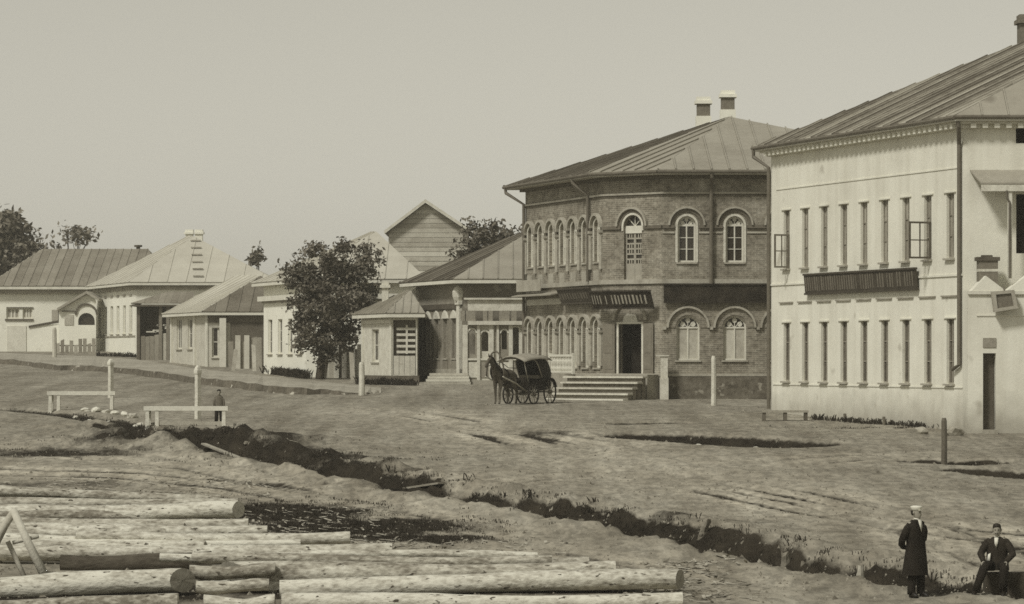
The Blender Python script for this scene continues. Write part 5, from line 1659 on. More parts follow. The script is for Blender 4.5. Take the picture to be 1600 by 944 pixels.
for k, (x0, x1, y0, y1, dd, r, lab) in enumerate(((60, 470, 851, 849, 67.0, 0.10, 'slim pale pole lying over the front of the back pile'), (-60, 300, 795, 793, 69.3, 0.09, 'slim pole just under the top of the back pile'),
        (150, 400, 822, 824, 68.3, 0.09, 'slim pole across the middle of the back pile'), (-60, 240, 835, 836, 67.6, 0.10, 'slim pole at the left in the middle of the back pile'), (250, 520, 871, 869, 63.2, 0.09, 'slim pole bridging the two log piles'),
        (470, 840, 867, 868, 62.6, 0.10, 'slim pale pole along the far edge of the right stack'), (520, 985, 897, 897, 61.75, 0.11, 'slim pale pole on top of the right stack behind the thick log'))):
    log(lab, x0, y0, x1, y1, dd, dd + 0.1, r, r * 0.85, 90 + k, bend=0.02)
for k in range(14):      # carrying logs underneath
    row = k // 8; i = k % 8
    dd = 66.9 + 0.40 * i + (0.2 if row else 0) + (0.8 if row else 0)
    gzv = base_z(dd)
    r = 0.18
    zc = gzv + r + row * 0.30
    yy = HZ + (HC - zc) / dd * F
    log('carrying log underneath the back pile', -50, yy, 330 - 14 * ((k * 5) % 7), yy, dd, dd, r, r * 0.95, 70 + k, bend=0.01)

def trestle():
    dd = 63.2
    root = empty('sawing_trestle', at(35, 905, dd), 'pale crossed-pole sawing trestle standing at the left among the logs', 'trestle')
    def pole(pts, r, name='leg'):
        m = MB(); m.tube(pts, r, 8); m.build(name, 'wood_pale', root, smooth=True)
    pole([at(20, 796, dd), at(45, 850, dd - 0.1), at(76, 912, dd - 0.2)], [0.075, 0.085, 0.10])
    pole([at(24, 796, dd + 0.05), at(8, 820, dd), at(-14, 862, dd - 0.3)], [0.07, 0.08, 0.09])
    pole([at(12, 846, dd + 0.1), at(28, 880, dd + 0.1), at(42, 910, dd)], [0.05, 0.05, 0.05], 'brace')
    pole([at(20, 848, dd + 0.12), at(60, 838, dd + 0.05)], [0.04, 0.04], 'brace')
    pole([at(24, 800, dd + 0.1), at(24, 800, dd) + Vector((0.1, 1.6, -0.9))], [0.06, 0.07])
trestle()

# ------------------------------------------------------------------ benches, posts, stones, boards
def bench(label, x0, x1, y_top, y_base, depth=0.42, rail=False):
    g0 = gp((x0 + x1) / 2, y_base)
    dd = g0.y
    zt = Z(y_top, dd); zg = g0.z
    a0, a1 = X(x0, dd), X(x1, dd)
    root = empty('plank_bench', g0, label, 'bench', 'plank benches on the green')
    m = MB(); m.box(a0, a1, dd - depth, dd - depth / 2 - 0.006, zt - 0.03, zt + 0.12); m.build('seat_plank', 'white_paint', root)
    m = MB(); m.box(a0 + 0.03, a1 - 0.05, dd - depth / 2 + 0.006, dd, zt - 0.03, zt + 0.115); m.build('seat_plank', 'white_paint', root)
    for a in (a0 + 0.12, a0 + 0.45, a1 - 0.14):
        m = MB(); m.hexa([(a - 0.07, dd - depth - 0.04, zg - 0.25), (a + 0.07, dd - depth - 0.04, zg - 0.25), (a + 0.07, dd - depth + 0.10, zg - 0.25), (a - 0.07, dd - depth + 0.10, zg - 0.25),
                          (a - 0.06, dd - depth + 0.02, zt - 0.034), (a + 0.06, dd - depth + 0.02, zt - 0.034), (a + 0.06, dd - depth + 0.14, zt - 0.034), (a - 0.06, dd - depth + 0.14, zt - 0.034)]); m.build('leg', 'white_paint_worn', root)
    for a in (a0 + 0.14, a1 - 0.16):
        m = MB(); m.box(a - 0.06, a + 0.06, dd - 0.14, dd - 0.02, zg - 0.25, zt - 0.034); m.build('leg', 'white_paint_worn', root)
    if rail:
        m = MB(); m.box(a0 + 0.5, a1 - 0.16, dd - depth + 0.02, dd - depth + 0.08, zg + 0.18, zg + 0.30); m.build('stretcher', 'wood_grey', root)
bench('long pale plank bench over the earth heap, the boy behind it', 227, 358, 640, 672, 0.5, True)
bench('shorter pale plank bench farther off towards the far houses', 76, 182, 616, 640, 0.45)

def post(name, label, px, y_top, y_base, w_px, m='white_paint_worn', cap=False, dz=0.0, group=None, seg=8):
    g0 = gp(px, y_base, dz)
    s = g0.y / F; h = (y_base - y_top) * s; w = w_px * s
    root = empty(name, g0, label, 'post', group)
    mb = MB(); mb.tube([g0 + Vector((0, 0, -0.3)), g0 + Vector((0.01, 0, h * 0.5)), g0 + Vector((0, 0, h * 0.93)), g0 + Vector((0, 0, h))], [w * 0.53, w * 0.5, w * 0.48, w * 0.34], seg)
    mb.build('shaft', m, root)
    if cap:
        mb = MB(); mb.tube([g0 + Vector((0, 0, h * 0.86)), g0 + Vector((0, 0, h * 0.88)), g0 + Vector((0, 0, h * 0.94)), g0 + Vector((0, 0, h * 1.0)), g0 + Vector((0, 0, h * 1.04))], [w * 0.5, w * 0.62, w * 0.62, w * 0.42, w * 0.12], seg); mb.build('cap', m, root)
    return root
post('marker_post', 'white painted post standing behind the shorter far bench', 173, 563, 622, 9, cap=True, seg=4)
post('marker_post', 'white painted post rising behind the near bench with the boy', 309, 574, 655, 10, cap=True, seg=4)
post('marker_post', 'pale post on the footway before the small annex', 565, 566, 618, 9, cap=False)
post('marker_post', 'pale weathered post in front of the brick house windows', 1115, 556, 634, 8)
post('marker_post', 'dark leaning post in front of the white house doorway', 1475, 653, 722, 9, m='wood_dark')
post('marker_post', 'pale post by the picket fence at the far houses', 85, 512, 566, 7, m='wood_pale')
for i, (px, yt, yb) in enumerate(((1320, 646, 658), (1381, 651, 664), (1447, 653, 666))):
    post('guard_stump', 'short dark guard stump at the foot of the white house', px, yt, yb, 5, m='wood_dark', group='guard stumps along the white wall')
def stump(px, y_top, y_base, w_px, label, m, seed):
    """broken-off stake: ragged top, leaning"""
    rs = random.Random(seed)
    g0 = gp(px, y_base); g0.z = gz(g0.x, g0.y); s = g0.y / F; h = (y_base - y_top) * s; w = w_px * s / 2
    lean = Vector((rs.uniform(-0.12, 0.12), rs.uniform(-0.1, 0.1), 0))
    rings = []
    for k, t_ in enumerate((-0.4, 0.2, 0.6, 1.0)):
        rings.append([g0 + lean * max(0, t_) + Vector((math.cos(i * .785) * w * rs.uniform(.8, 1.2) * (1.2 - .25 * t_), math.sin(i * .785) * w * rs.uniform(.8, 1.2), h * t_ + (rs.uniform(-.35, .15) * h if k == 3 else 0))) for i in range(8)])
    m_ = MB(); m_.loft(rings)
    m_.thing('stake', m, label, 'stake', base=tuple(g0))
for i, (px, yt, yb, w, lab) in enumerate(((912, 783, 803, 11, 'rough stump in the ditch, farthest to the left of its row'), (959, 798, 810, 8, 'small pale stump in the ditch beside the rough one'),
                                         (1098, 812, 834, 12, 'ragged stump on the ditch edge in mid row'), (1228, 840, 862, 13, 'leaning stump on the ditch edge nearer to the men'), (1345, 866, 896, 11, 'broken stake in the ditch beside the standing man'))):
    stump(px, yt, yb, w, lab, 'stone_dark' if i in (0, 2, 3) else 'wood_grey', 60 + i)

def low_bench():
    g0 = gp(1226, 657)
    dd = g0.y; zt = Z(641, dd)
    root = empty('low_wall_bench', g0, 'low dark bench against the far foot of the white house', 'bench')
    m = MB(); m.box(X(1190, dd), X(1262, dd), dd - 0.4, dd, zt - 0.08, zt); m.build('seat', 'wood_grey', root)
    for x in (1193, 1226, 1258):
        m = MB(); m.box(X(x, dd) - 0.06, X(x, dd) + 0.06, dd - 0.36, dd - 0.05, g0.z - 0.2, zt - 0.083); m.build('leg', 'wood_dark', root)
low_bench()

def rock_mesh(seed, m):
    rs = random.Random(seed)
    bm = bmesh.new(); bmesh.ops.create_icosphere(bm, subdivisions=2, radius=1.0)
    off = Vector((rs.random(), rs.random(), rs.random())) * 9
    from mathutils import noise
    for v in bm.verts:
        v.co *= 1 + 0.45 * noise.noise(v.co * 1.1 + off) + 0.15 * noise.noise(v.co * 3 + off)
        v.co.z *= 0.62
    me = bpy.data.meshes.new('stone'); bm.to_mesh(me); bm.free(); me.materials.append(MATS[m]); return me
RK = [rock_mesh(i, 'stone_pale') for i in range(4)]
RKD = [rock_mesh(i + 10, 'stone_dark') for i in range(3)]
RKF = [rock_mesh(i + 20, 'stone_step') for i in range(2)]
def stone(px, py, w_px, label, group, meshes=RK, lift=0.0):
    g0 = gp(px, py); s = g0.y / F
    o = bpy.data.objects.new('stone', random.choice(meshes)); COL.objects.link(o)
    r = w_px * s / 2
    o.location = (g0.x, g0.y, gz(g0.x, g0.y) + r * 0.3 + lift); o.scale = (r, r * random.uniform(.7, 1.1), r * random.uniform(.8, 1.1)); o.rotation_euler = (0, 0, random.random() * 6)
    tag(o, label, 'stone', group)
for x, y, w in ((118, 646, 12), (133, 643, 14), (150, 644, 16), (166, 645, 13), (180, 647, 15), (195, 649, 16), (207, 653, 18), (219, 659, 14), (212, 666, 10), (226, 664, 12), (170, 652, 8), (140, 650, 9)):
    stone(x, y, w, 'pale rough stone in the row left of the near bench', 'pale stones beside the near bench')
for x, y, w in ((1062, 677, 10), (1078, 680, 9), (1090, 679, 11), (1143, 686, 14), (1160, 685, 9), (1182, 690, 22), (1198, 691, 16)):
    stone(x, y, w, 'pale stone lying in the dark trench before the white house', 'stones in the trench', RK, 0.75)
for x, y, w, lab in ((1440, 678, 26, 'flat stone before the white house, left of the dark post'), (1492, 680, 30, 'flat stone between the dark post and the dark doorway')):
    stone(x, y, w, lab, 'flat stones by the dark post', RKF)
for x, y, w in ((240, 676, 14), (256, 680, 22), (340, 675, 12), (318, 684, 14), (286, 690, 12), (385, 700, 12), (350, 704, 10)):
    stone(x, y, w, 'clod on the dark earth heap under the near bench', 'clods on the earth heap', RKD)

def board(label, x0, y0, x1, y1, w=0.16):
    a, b = gp(x0, y0), gp(x1, y1)
    a.z = gz(a.x, a.y) + 0.06; b.z = gz(b.x, b.y) + 0.06
    sd = (b - a).cross(Vector((0, 0, 1))).normalized() * w / 2
    m = MB(); m.hexa([a - sd, b - sd, b + sd, a + sd] + [p + Vector((0, 0, 0.05)) for p in (a - sd, b - sd, b + sd, a + sd)])
    m.thing('loose_board', 'wood_grey', label, 'board', base=tuple((a + b) / 2))
board('short loose board on the trodden ground left of the near bench', 122, 673, 158, 669, 0.25)
board('loose board half buried in the earth heap, lower one', 318, 697, 386, 709)
board('loose board half buried in the earth heap, upper one', 372, 684, 462, 697)
board('pale board lying along the middle of the ditch', 600, 746, 690, 757, 0.25)
board('pale board in the ditch beside the standing man', 1238, 872, 1300, 884, 0.2)
board('pale board in the ditch between the two men', 1450, 903, 1525, 914, 0.16)
#board('plank kerb in front of the brick house steps', 860, 622, 1000, 623, 0.3)

# ------------------------------------------------------------------ gravel and weeds
def gravel():
    rs = random.Random(4)
    V = []; Fc = []
    for _ in range(9000):
        px, py = rs.uniform(-40, 1640), rs.uniform(625, 944)
        p = gp(px, py); s = rs.uniform(0.015, 0.05) * (1 if rs.random() < 0.95 else 1.9)
        z = gz(p.x, p.y) if False else p.z
        c = (p.x, p.y, z)
        n = len(V); a = rs.random() * 6
        V += [(c[0] + s * math.cos(a), c[1] + s * math.sin(a), 0), (c[0] + s * math.cos(a + 2.1), c[1] + s * math.sin(a + 2.1), 0), (c[0] + s * math.cos(a + 4.2), c[1] + s * math.sin(a + 4.2), 0), (c[0], c[1], s * 0.9)]
        Fc += [(n, n + 1, n + 3), (n + 1, n + 2, n + 3), (n + 2, n, n + 3)]
    A = np.array(V); zz, _ = ground_eval(A[:, 0], A[:, 1]); A[:, 2] += zz - 0.005
    m = MB(); m.v = [tuple(v) for v in A]; m.f = Fc
    o = m.build('gravel', 'stone_mixed'); tag(o, 'scattered small stones over the trampled ground', 'gravel', kind='stuff')
mat('stone_mixed', 0.04, 0.36, 2.0, 0.9, fine=0.4, fscale=9)
gravel()

def litter():
    rs = random.Random(14)
    V = []; Fc = []
    for _ in range(1500):
        r = rs.random()
        px, py = (rs.gauss(520, 160), rs.uniform(846, 872)) if r < .35 else (rs.gauss(1060, 50), rs.uniform(880, 944)) if r < .6 else (rs.uniform(330, 620), rs.uniform(790, 850)) if r < .8 else (rs.uniform(-20, 420), rs.uniform(748, 775))
        p = gp(px, py); a = rs.random() * 6.28; l = rs.uniform(.04, .16); w = rs.uniform(.01, .035)
        c, sn = math.cos(a), math.sin(a); n = len(V); t = rs.uniform(0.0, .05)
        V += [(p.x - c * l - sn * w, p.y - sn * l + c * w, .01), (p.x + c * l - sn * w, p.y + sn * l + c * w, .01 + t), (p.x + c * l + sn * w, p.y + sn * l - c * w, .02 + t), (p.x - c * l + sn * w, p.y - sn * l - c * w, .02)]
        Fc.append((n, n + 1, n + 2, n + 3))
    A = np.array(V); zz, _ = ground_eval(A[:, 0], A[:, 1]); A[:, 2] += zz
    m = MB(); m.v = [tuple(v) for v in A]; m.f = Fc
    o = m.build('bark_litter', 'chips'); tag(o, 'bark strips and wood chips strewn around the logs', 'litter', kind='stuff')
mat('chips', 0.08, 0.5, 3.0, 0.9, fine=0.5, fscale=9)
litter()

def weeds():
    rs = random.Random(9)
    roots = []
    def along(pl, n, lo, hi, h0, h1):
        segs = [(p, q, (q - p).length) for p, q in zip(pl[:-1], pl[1:])]
        tot = sum(s[2] for s in segs)
        for _ in range(n):
            r = rs.random() * tot
            for p, q, l in segs:
                if r < l: break
                r -= l
            c = p.lerp(q, min(1, r / l)); dr = (q - p).normalized(); nr = Vector((-dr.y, dr.x, 0))
            if nr.y < 0: nr = -nr
            c = c + nr * rs.uniform(lo, hi)
            roots.append((c.x, c.y, rs.uniform(h0, h1)))
    along(DITCH, 900, 0.2, 1.3, 0.015, 0.07); along(DITCH, 300, -1.0, 0.5, 0.015, 0.05); along(DITCH, 30, 0.7, 1.3, 0.08, 0.18)
    along(EDGE, 350, -0.5, 0.9, 0.03, 0.10)
    for (px, py, rx, ry, n) in ((430, 800, 3, 3, 500), (560, 825, 3, 2.5, 600), (300, 690, 4, 3.5, 260), (480, 718, 3, 2.4, 300), (250, 785, 5, 2, 150), (650, 842, 2, 1, 150), (1500, 668, 6, .6, 120), (60, 708, 4, 2, 90)):
        c = gp(px, py)
        for _ in range(n): roots.append((c.x + rs.gauss(0, rx * .5), c.y + rs.gauss(0, ry * .5), rs.uniform(0.015, 0.06)))
    # along house fronts
    for (x0, y0, x1, y1, n, h) in ((415, 583, 480, 592, 150, .5), (560, 600, 650, 602, 80, .4), (1270, 655, 1500, 670, 120, .22), (150, 556, 215, 558, 60, .35)):
        for _ in range(n):
            t = rs.random(); c = gp(x0 + (x1 - x0) * t, y0 + (y1 - y0) * t); roots.append((c.x, c.y - rs.uniform(0.1, .8), rs.uniform(.3, 1) * h))
    A = np.array(roots); zz, _ = ground_eval(A[:, 0], A[:, 1])
    V = []; Fc = []
    for (x, y, h), z in zip(roots, zz):
        for _ in range(rs.randint(5, 9)):
            a = rs.random() * 6.28; l = h * rs.uniform(0.6, 1.2); w = 0.008 + 0.05 * h
            bx, by = x + rs.gauss(0, .1), y + rs.gauss(0, .1)
            tx, ty = bx + math.cos(a) * l * .6, by + math.sin(a) * l * .6
            n = len(V); ca, sa = math.cos(a + 1.57) * w, math.sin(a + 1.57) * w
            V += [(bx - ca, by - sa, z - .03), (bx + ca, by + sa, z - .03), ((bx + tx) / 2 + ca * .8, (by + ty) / 2 + sa * .8, z + l * .75), (tx, ty, z + l), ((bx + tx) / 2 - ca * .8, (by + ty) / 2 - sa * .8, z + l * .75)]
            Fc.append((n, n + 1, n + 2, n + 3, n + 4))
    m = MB(); m.v = V; m.f = Fc
    o = m.build('weeds', 'weed'); tag(o, 'dark weeds and sod along the ditch and house fronts', 'weeds', kind='stuff')
weeds()
# ------------------------------------------------------------------ people, horse and carriage
def skin_mesh(name, nodes, edges, mats, sub_levels=2, root_i=0):
    """nodes: (x, y, z, rx, ry); grown with the skin modifier, returned as a plain mesh"""
    me = bpy.data.meshes.new(name)
    me.from_pydata([n[:3] for n in nodes], edges, [])
    ob = bpy.data.objects.new(name + '_tmp', me); COL.objects.link(ob)
    ob.modifiers.new('skin', 'SKIN')
    if not me.skin_vertices: 
        bpy.context.view_layer.update()
    for i, sv in enumerate(me.skin_vertices[0].data):
        sv.radius = (nodes[i][3], nodes[i][4]); sv.use_root = (i == root_i)
    ob.modifiers['skin'].use_smooth_shade = True
    s = ob.modifiers.new('sub', 'SUBSURF'); s.levels = sub_levels; s.render_levels = sub_levels
    dg = bpy.context.evaluated_depsgraph_get()
    out = bpy.data.meshes.new_from_object(ob.evaluated_get(dg))
    bpy.data.objects.remove(ob); 
    out.materials.clear()
    for m in mats: out.materials.append(MATS[m])
    out.name = name
    return out

def add_mb(me, mb, mi, smooth=True):
    bm = bmesh.new(); bm.from_mesh(me)
    vs = [bm.verts.new(v) for v in mb.v]
    for f in mb.f:
        try:
            q = bm.faces.new([vs[i] for i in f]); q.material_index = mi; q.smooth = smooth
        except ValueError: pass
    bm.to_mesh(me); bm.free()

def ell(cx, cy, cz, rx, ry, n=16, tilt=0.0):
    return [Vector((cx + rx * math.cos(2 * math.pi * i / n), cy + ry * math.sin(2 * math.pi * i / n), cz + tilt * math.sin(2 * math.pi * i / n))) for i in range(n)]

def head_mb(c, s=1.0, turn=0.0):
    """skull with jaw, nose, brow, ears; faces -y, turned about z"""
    mb = MB(); R = Matrix.Rotation(turn, 3, 'Z')
    rings = []
    prof = [(-0.118, .022, .028, -.038), (-0.105, .045, .05, -.03), (-0.08, .058, .068, -.016), (-0.04, .066, .082, -.006), (0, .071, .09, 0), (0.04, .073, .094, .004), (0.08, .066, .085, .006), (0.105, .045, .06, .006), (0.118, .018, .024, .006)]
    for z, rx, ry, oy in prof:
        ring = []
        for i in range(20):
            a = 2 * math.pi * i / 20
            x, y = rx * math.cos(a), ry * math.sin(a) + oy
            fr = max(0, -math.sin(a)); ax = abs(math.cos(a))
            if fr > .9 and ax < .2: y -= {-0.04: .024, 0.0: .012}.get(z, 0)
            if abs(z) < .001 and fr > .6 and .25 < ax < .6: y += .010
            if abs(z - .04) < .001 and fr > .6: y -= .004
            ring.append(c + R @ (Vector((x, y, z)) * s))
        rings.append(ring)
    mb.loft(rings)
    for sg in (-1, 1):
        p = c + R @ (Vector((sg * .071, .012, -.005)) * s)
        mb.tube([p + R @ Vector((0, 0, -.03)) * s, p + R @ Vector((sg * .012, .006, 0)) * s, p + R @ Vector((sg * .008, .008, .03)) * s], [.008 * s, .016 * s, .010 * s], 6)
    eyes = MB()
    for sg in (-1, 1):
        p = c + R @ (Vector((sg * .03, -.079, .004)) * s)
        eyes.tube([p, p + R @ Vector((0, -.005, 0)) * s], [.011 * s, .006 * s], 8)
    p = c + R @ (Vector((0, -.084, -.072)) * s)
    eyes.tube([p + R @ Vector((-.022, .006, 0)) * s, p, p + R @ Vector((.022, .006, 0)) * s], [.004 * s, .006 * s, .004 * s], 6)
    return mb, eyes

def hand_mb(wrist, fwd, down, s=1.0, thumb_side=1, curl=0.5):
    """palm, four unequal bent fingers and a thumb leaving the side of the palm"""
    mb = MB(); fwd = Vector(fwd).normalized(); down = Vector(down); down = (down - fwd * down.dot(fwd)).normalized(); side = fwd.cross(down)
    w = Vector(wrist)
    rings = []
    for t, hw, hh in ((0, .026, .02), (.04, .038, .017), (.09, .042, .014)):
        c = w + fwd * t * s
        rings.append([c + (side * math.cos(a) * hw + down * math.sin(a) * hh) * s for a in [2 * math.pi * i / 10 for i in range(10)]])
    mb.loft(rings)
    for i, ln in enumerate((.068, .078, .072, .055)):
        o = w + fwd * .086 * s + side * (-.031 + .0205 * i) * s
        k1 = o + (fwd * .45 + down * .15 * curl) * ln * s
        k2 = k1 + (fwd * .30 + down * .35 * curl) * ln * s
        k3 = k2 + (fwd * .15 + down * .42 * curl) * ln * s
        mb.tube([o, k1, k2, k3], [.0095 * s, .009 * s, .008 * s, .006 * s], 6)
    o = w + fwd * .025 * s + side * thumb_side * .03 * s
    mb.tube([o, o + (side * thumb_side * .028 + fwd * .025) * s, o + (side * thumb_side * .034 + fwd * .058 + down * .012) * s], [.013 * s, .011 * s, .008 * s], 6)
    return mb

def place_person(root, pos, rz):
    root.location = pos; root.rotation_euler = (0, 0, rz)

def part(mb, name, m, parent, smooth=True):
    o = bpy.data.objects.new(name, mb.mesh(name, m, (0, 0, 0), smooth)); COL.objects.link(o); o.parent = parent; return o

def sleeve(mb, pts, rad, seg=10): mb.tube(pts, rad, seg, caps=True)

def standing_man():
    root = empty('person', (0, 0, 0), 'man standing in a long dark coat and pale cap beside the ditch', 'person')
    nodes = [(0, 0, .93, .13, .10), (0, 0, 1.12, .13, .095), (0, .005, 1.32, .155, .10), (0, .01, 1.46, .06, .055), (0, 0, 1.54, .05, .05),
             (-.09, 0, .88, .085, .085), (-.10, -.01, .50, .058, .06), (-.11, .02, .10, .042, .045), (-.12, -.12, .045, .04, .03),
             (.09, 0, .88, .085, .085), (.10, -.03, .50, .058, .06), (.11, -.04, .10, .042, .045), (.13, -.18, .045, .04, .03),
             (-.19, .01, 1.40, .055, .055), (-.28, .07, 1.13, .045, .045), (-.12, .20, .95, .03, .03),
             (.19, .01, 1.40, .055, .055), (.28, .07, 1.13, .045, .045), (.12, .20, .95, .03, .03)]
    edges = [(0, 1), (1, 2), (2, 3), (3, 4), (0, 5), (5, 6), (6, 7), (7, 8), (0, 9), (9, 10), (10, 11), (11, 12), (2, 13), (13, 14), (14, 15), (2, 16), (16, 17), (17, 18)]
    me = skin_mesh('body', nodes, edges, ['skin', 'trouser_black', 'hair_dark', 'boot_black'])
    for p in me.polygons:
        p.material_index = 0 if p.center.z > 1.42 else (3 if p.center.z < .13 else 1)
    hd, ey = head_mb(Vector((0, -.02, 1.615)), 1.0, .25)
    add_mb(me, hd, 0); add_mb(me, ey, 2)
    for sg in (-1, 1):
        add_mb(me, hand_mb((sg * .12, .20, .95), (-sg * .9, .1, -.35), (0, -1, -.2), 1, sg), 0)
    body = bpy.data.objects.new('body', me); COL.objects.link(body); body.parent = root
    # trousers
    m = MB()
    for sg, y0 in ((-1, 0), (1, -.03)):
        m.tube([(sg * .09, 0, .95), (sg * .10, y0, .5), (sg * .112, y0 + .01, .13), (sg * .113, y0 + .0, .055)], [.105, .09, .078, .085], 10)
    part(m, 'trousers', 'trouser_black', root)
    # long coat
    m = MB()
    prof = [(1.48, .085, .08, 0), (1.45, .13, .09, .0), (1.41, .20, .115, 0), (1.32, .225, .135, 0), (1.18, .225, .145, 0), (1.03, .215, .145, 0), (.92, .225, .155, 0), (.78, .245, .175, .005), (.60, .265, .20, .01), (.42, .285, .22, .02)]
    rings = []
    for z, rx, ry, oy in prof:
        r = ell(0, oy, z, rx, ry, 20)
        if z < 1.0:
            for i, p in enumerate(r): p += Vector((math.cos(i * 1.9), math.sin(i * 2.3), 0)) * .012 * (1.0 - z) * 2
        rings.append(r)
    m.loft(rings, caps=False)
    for sg in (-1, 1):
        sleeve(m, [(sg * .14, .005, 1.375), (sg * .20, .015, 1.32), (sg * .245, .03, 1.24), (sg * .285, .08, 1.10), (sg * .23, .16, 1.01), (sg * .12, .21, .95)], [.05, .082, .080, .072, .062, .055])
    coat = part(m, 'coat', 'coat_black', root)
    m = MB()
    for sg in (-1, 1):
        m.prism([Vector((sg * .035, -.098, 1.475)), Vector((sg * .115, -.10, 1.44)), Vector((sg * .09, -.145, 1.28)), Vector((sg * .01, -.150, 1.16))], (0, -.012, 0))
    part(m, 'lapel', 'coat_black', coat, False)
    m = MB(); m.prism([Vector((-.05, -.105, 1.48)), Vector((.05, -.105, 1.48)), Vector((.035, -.140, 1.36)), Vector((.0, -.147, 1.24)), Vector((-.035, -.140, 1.36))], (0, -.006, 0))
    m.tube([(-.055, -.01, 1.50), (-.04, -.07, 1.495), (0, -.085, 1.48), (.04, -.07, 1.495), (.055, -.01, 1.50)], .016, 6)
    part(m, 'shirt', 'linen_white', root)
    # cap
    m = MB(); R = Matrix.Rotation(.25, 3, 'Z')
    rings = [[R @ (v) + Vector((0, -.015, 0)) for v in ell(0, 0.0, z, rx, ry, 18)] for z, rx, ry in ((1.655, .081, .100), (1.69, .083, .104), (1.715, .098, .122), (1.735, .095, .118), (1.748, .06, .08), (1.752, .01, .012))]
    m.loft(rings); cap = part(m, 'cap', 'linen_white', root)
    m = MB(); m.prism([R @ Vector((math.cos(a) * .075, -.09 + math.sin(a) * .07, 1.662)) for a in [math.pi + math.pi * i / 8 for i in range(9)]], (0, 0, .008)); part(m, 'peak', 'linen_white', cap)
    m = MB(); m.loft([[R @ v + Vector((0, .01, 0)) for v in ell(0, 0.012, z, rx, ry, 14)] for z, rx, ry in ((1.56, .055, .06), (1.60, .072, .082), (1.655, .078, .092))]); part(m, 'hair', 'hair_dark', root)
    m = MB()
    for sg, y0 in ((-1, 0), (1, -.05)):
        m.loft([[Vector((sg * .118 + px * .048, y0 - .06 + py * .125, z)) for px, py in [(math.cos(2 * math.pi * i / 12), math.sin(2 * math.pi * i / 12)) for i in range(12)]] for z in (0.0, .035)] + [[Vector((sg * .116 + .044 * math.cos(2 * math.pi * i / 12), y0 - .02 + .07 * math.sin(2 * math.pi * i / 12), .10)) for i in range(12)]])
    part(m, 'boots', 'boot_black', root)
    g0 = gp(1431, 937); k = 0.98
    place_person(root, (g0.x, g0.y, gz(g0.x, g0.y) + .005), math.radians(38))
    root.scale = (k, k, k)
standing_man()

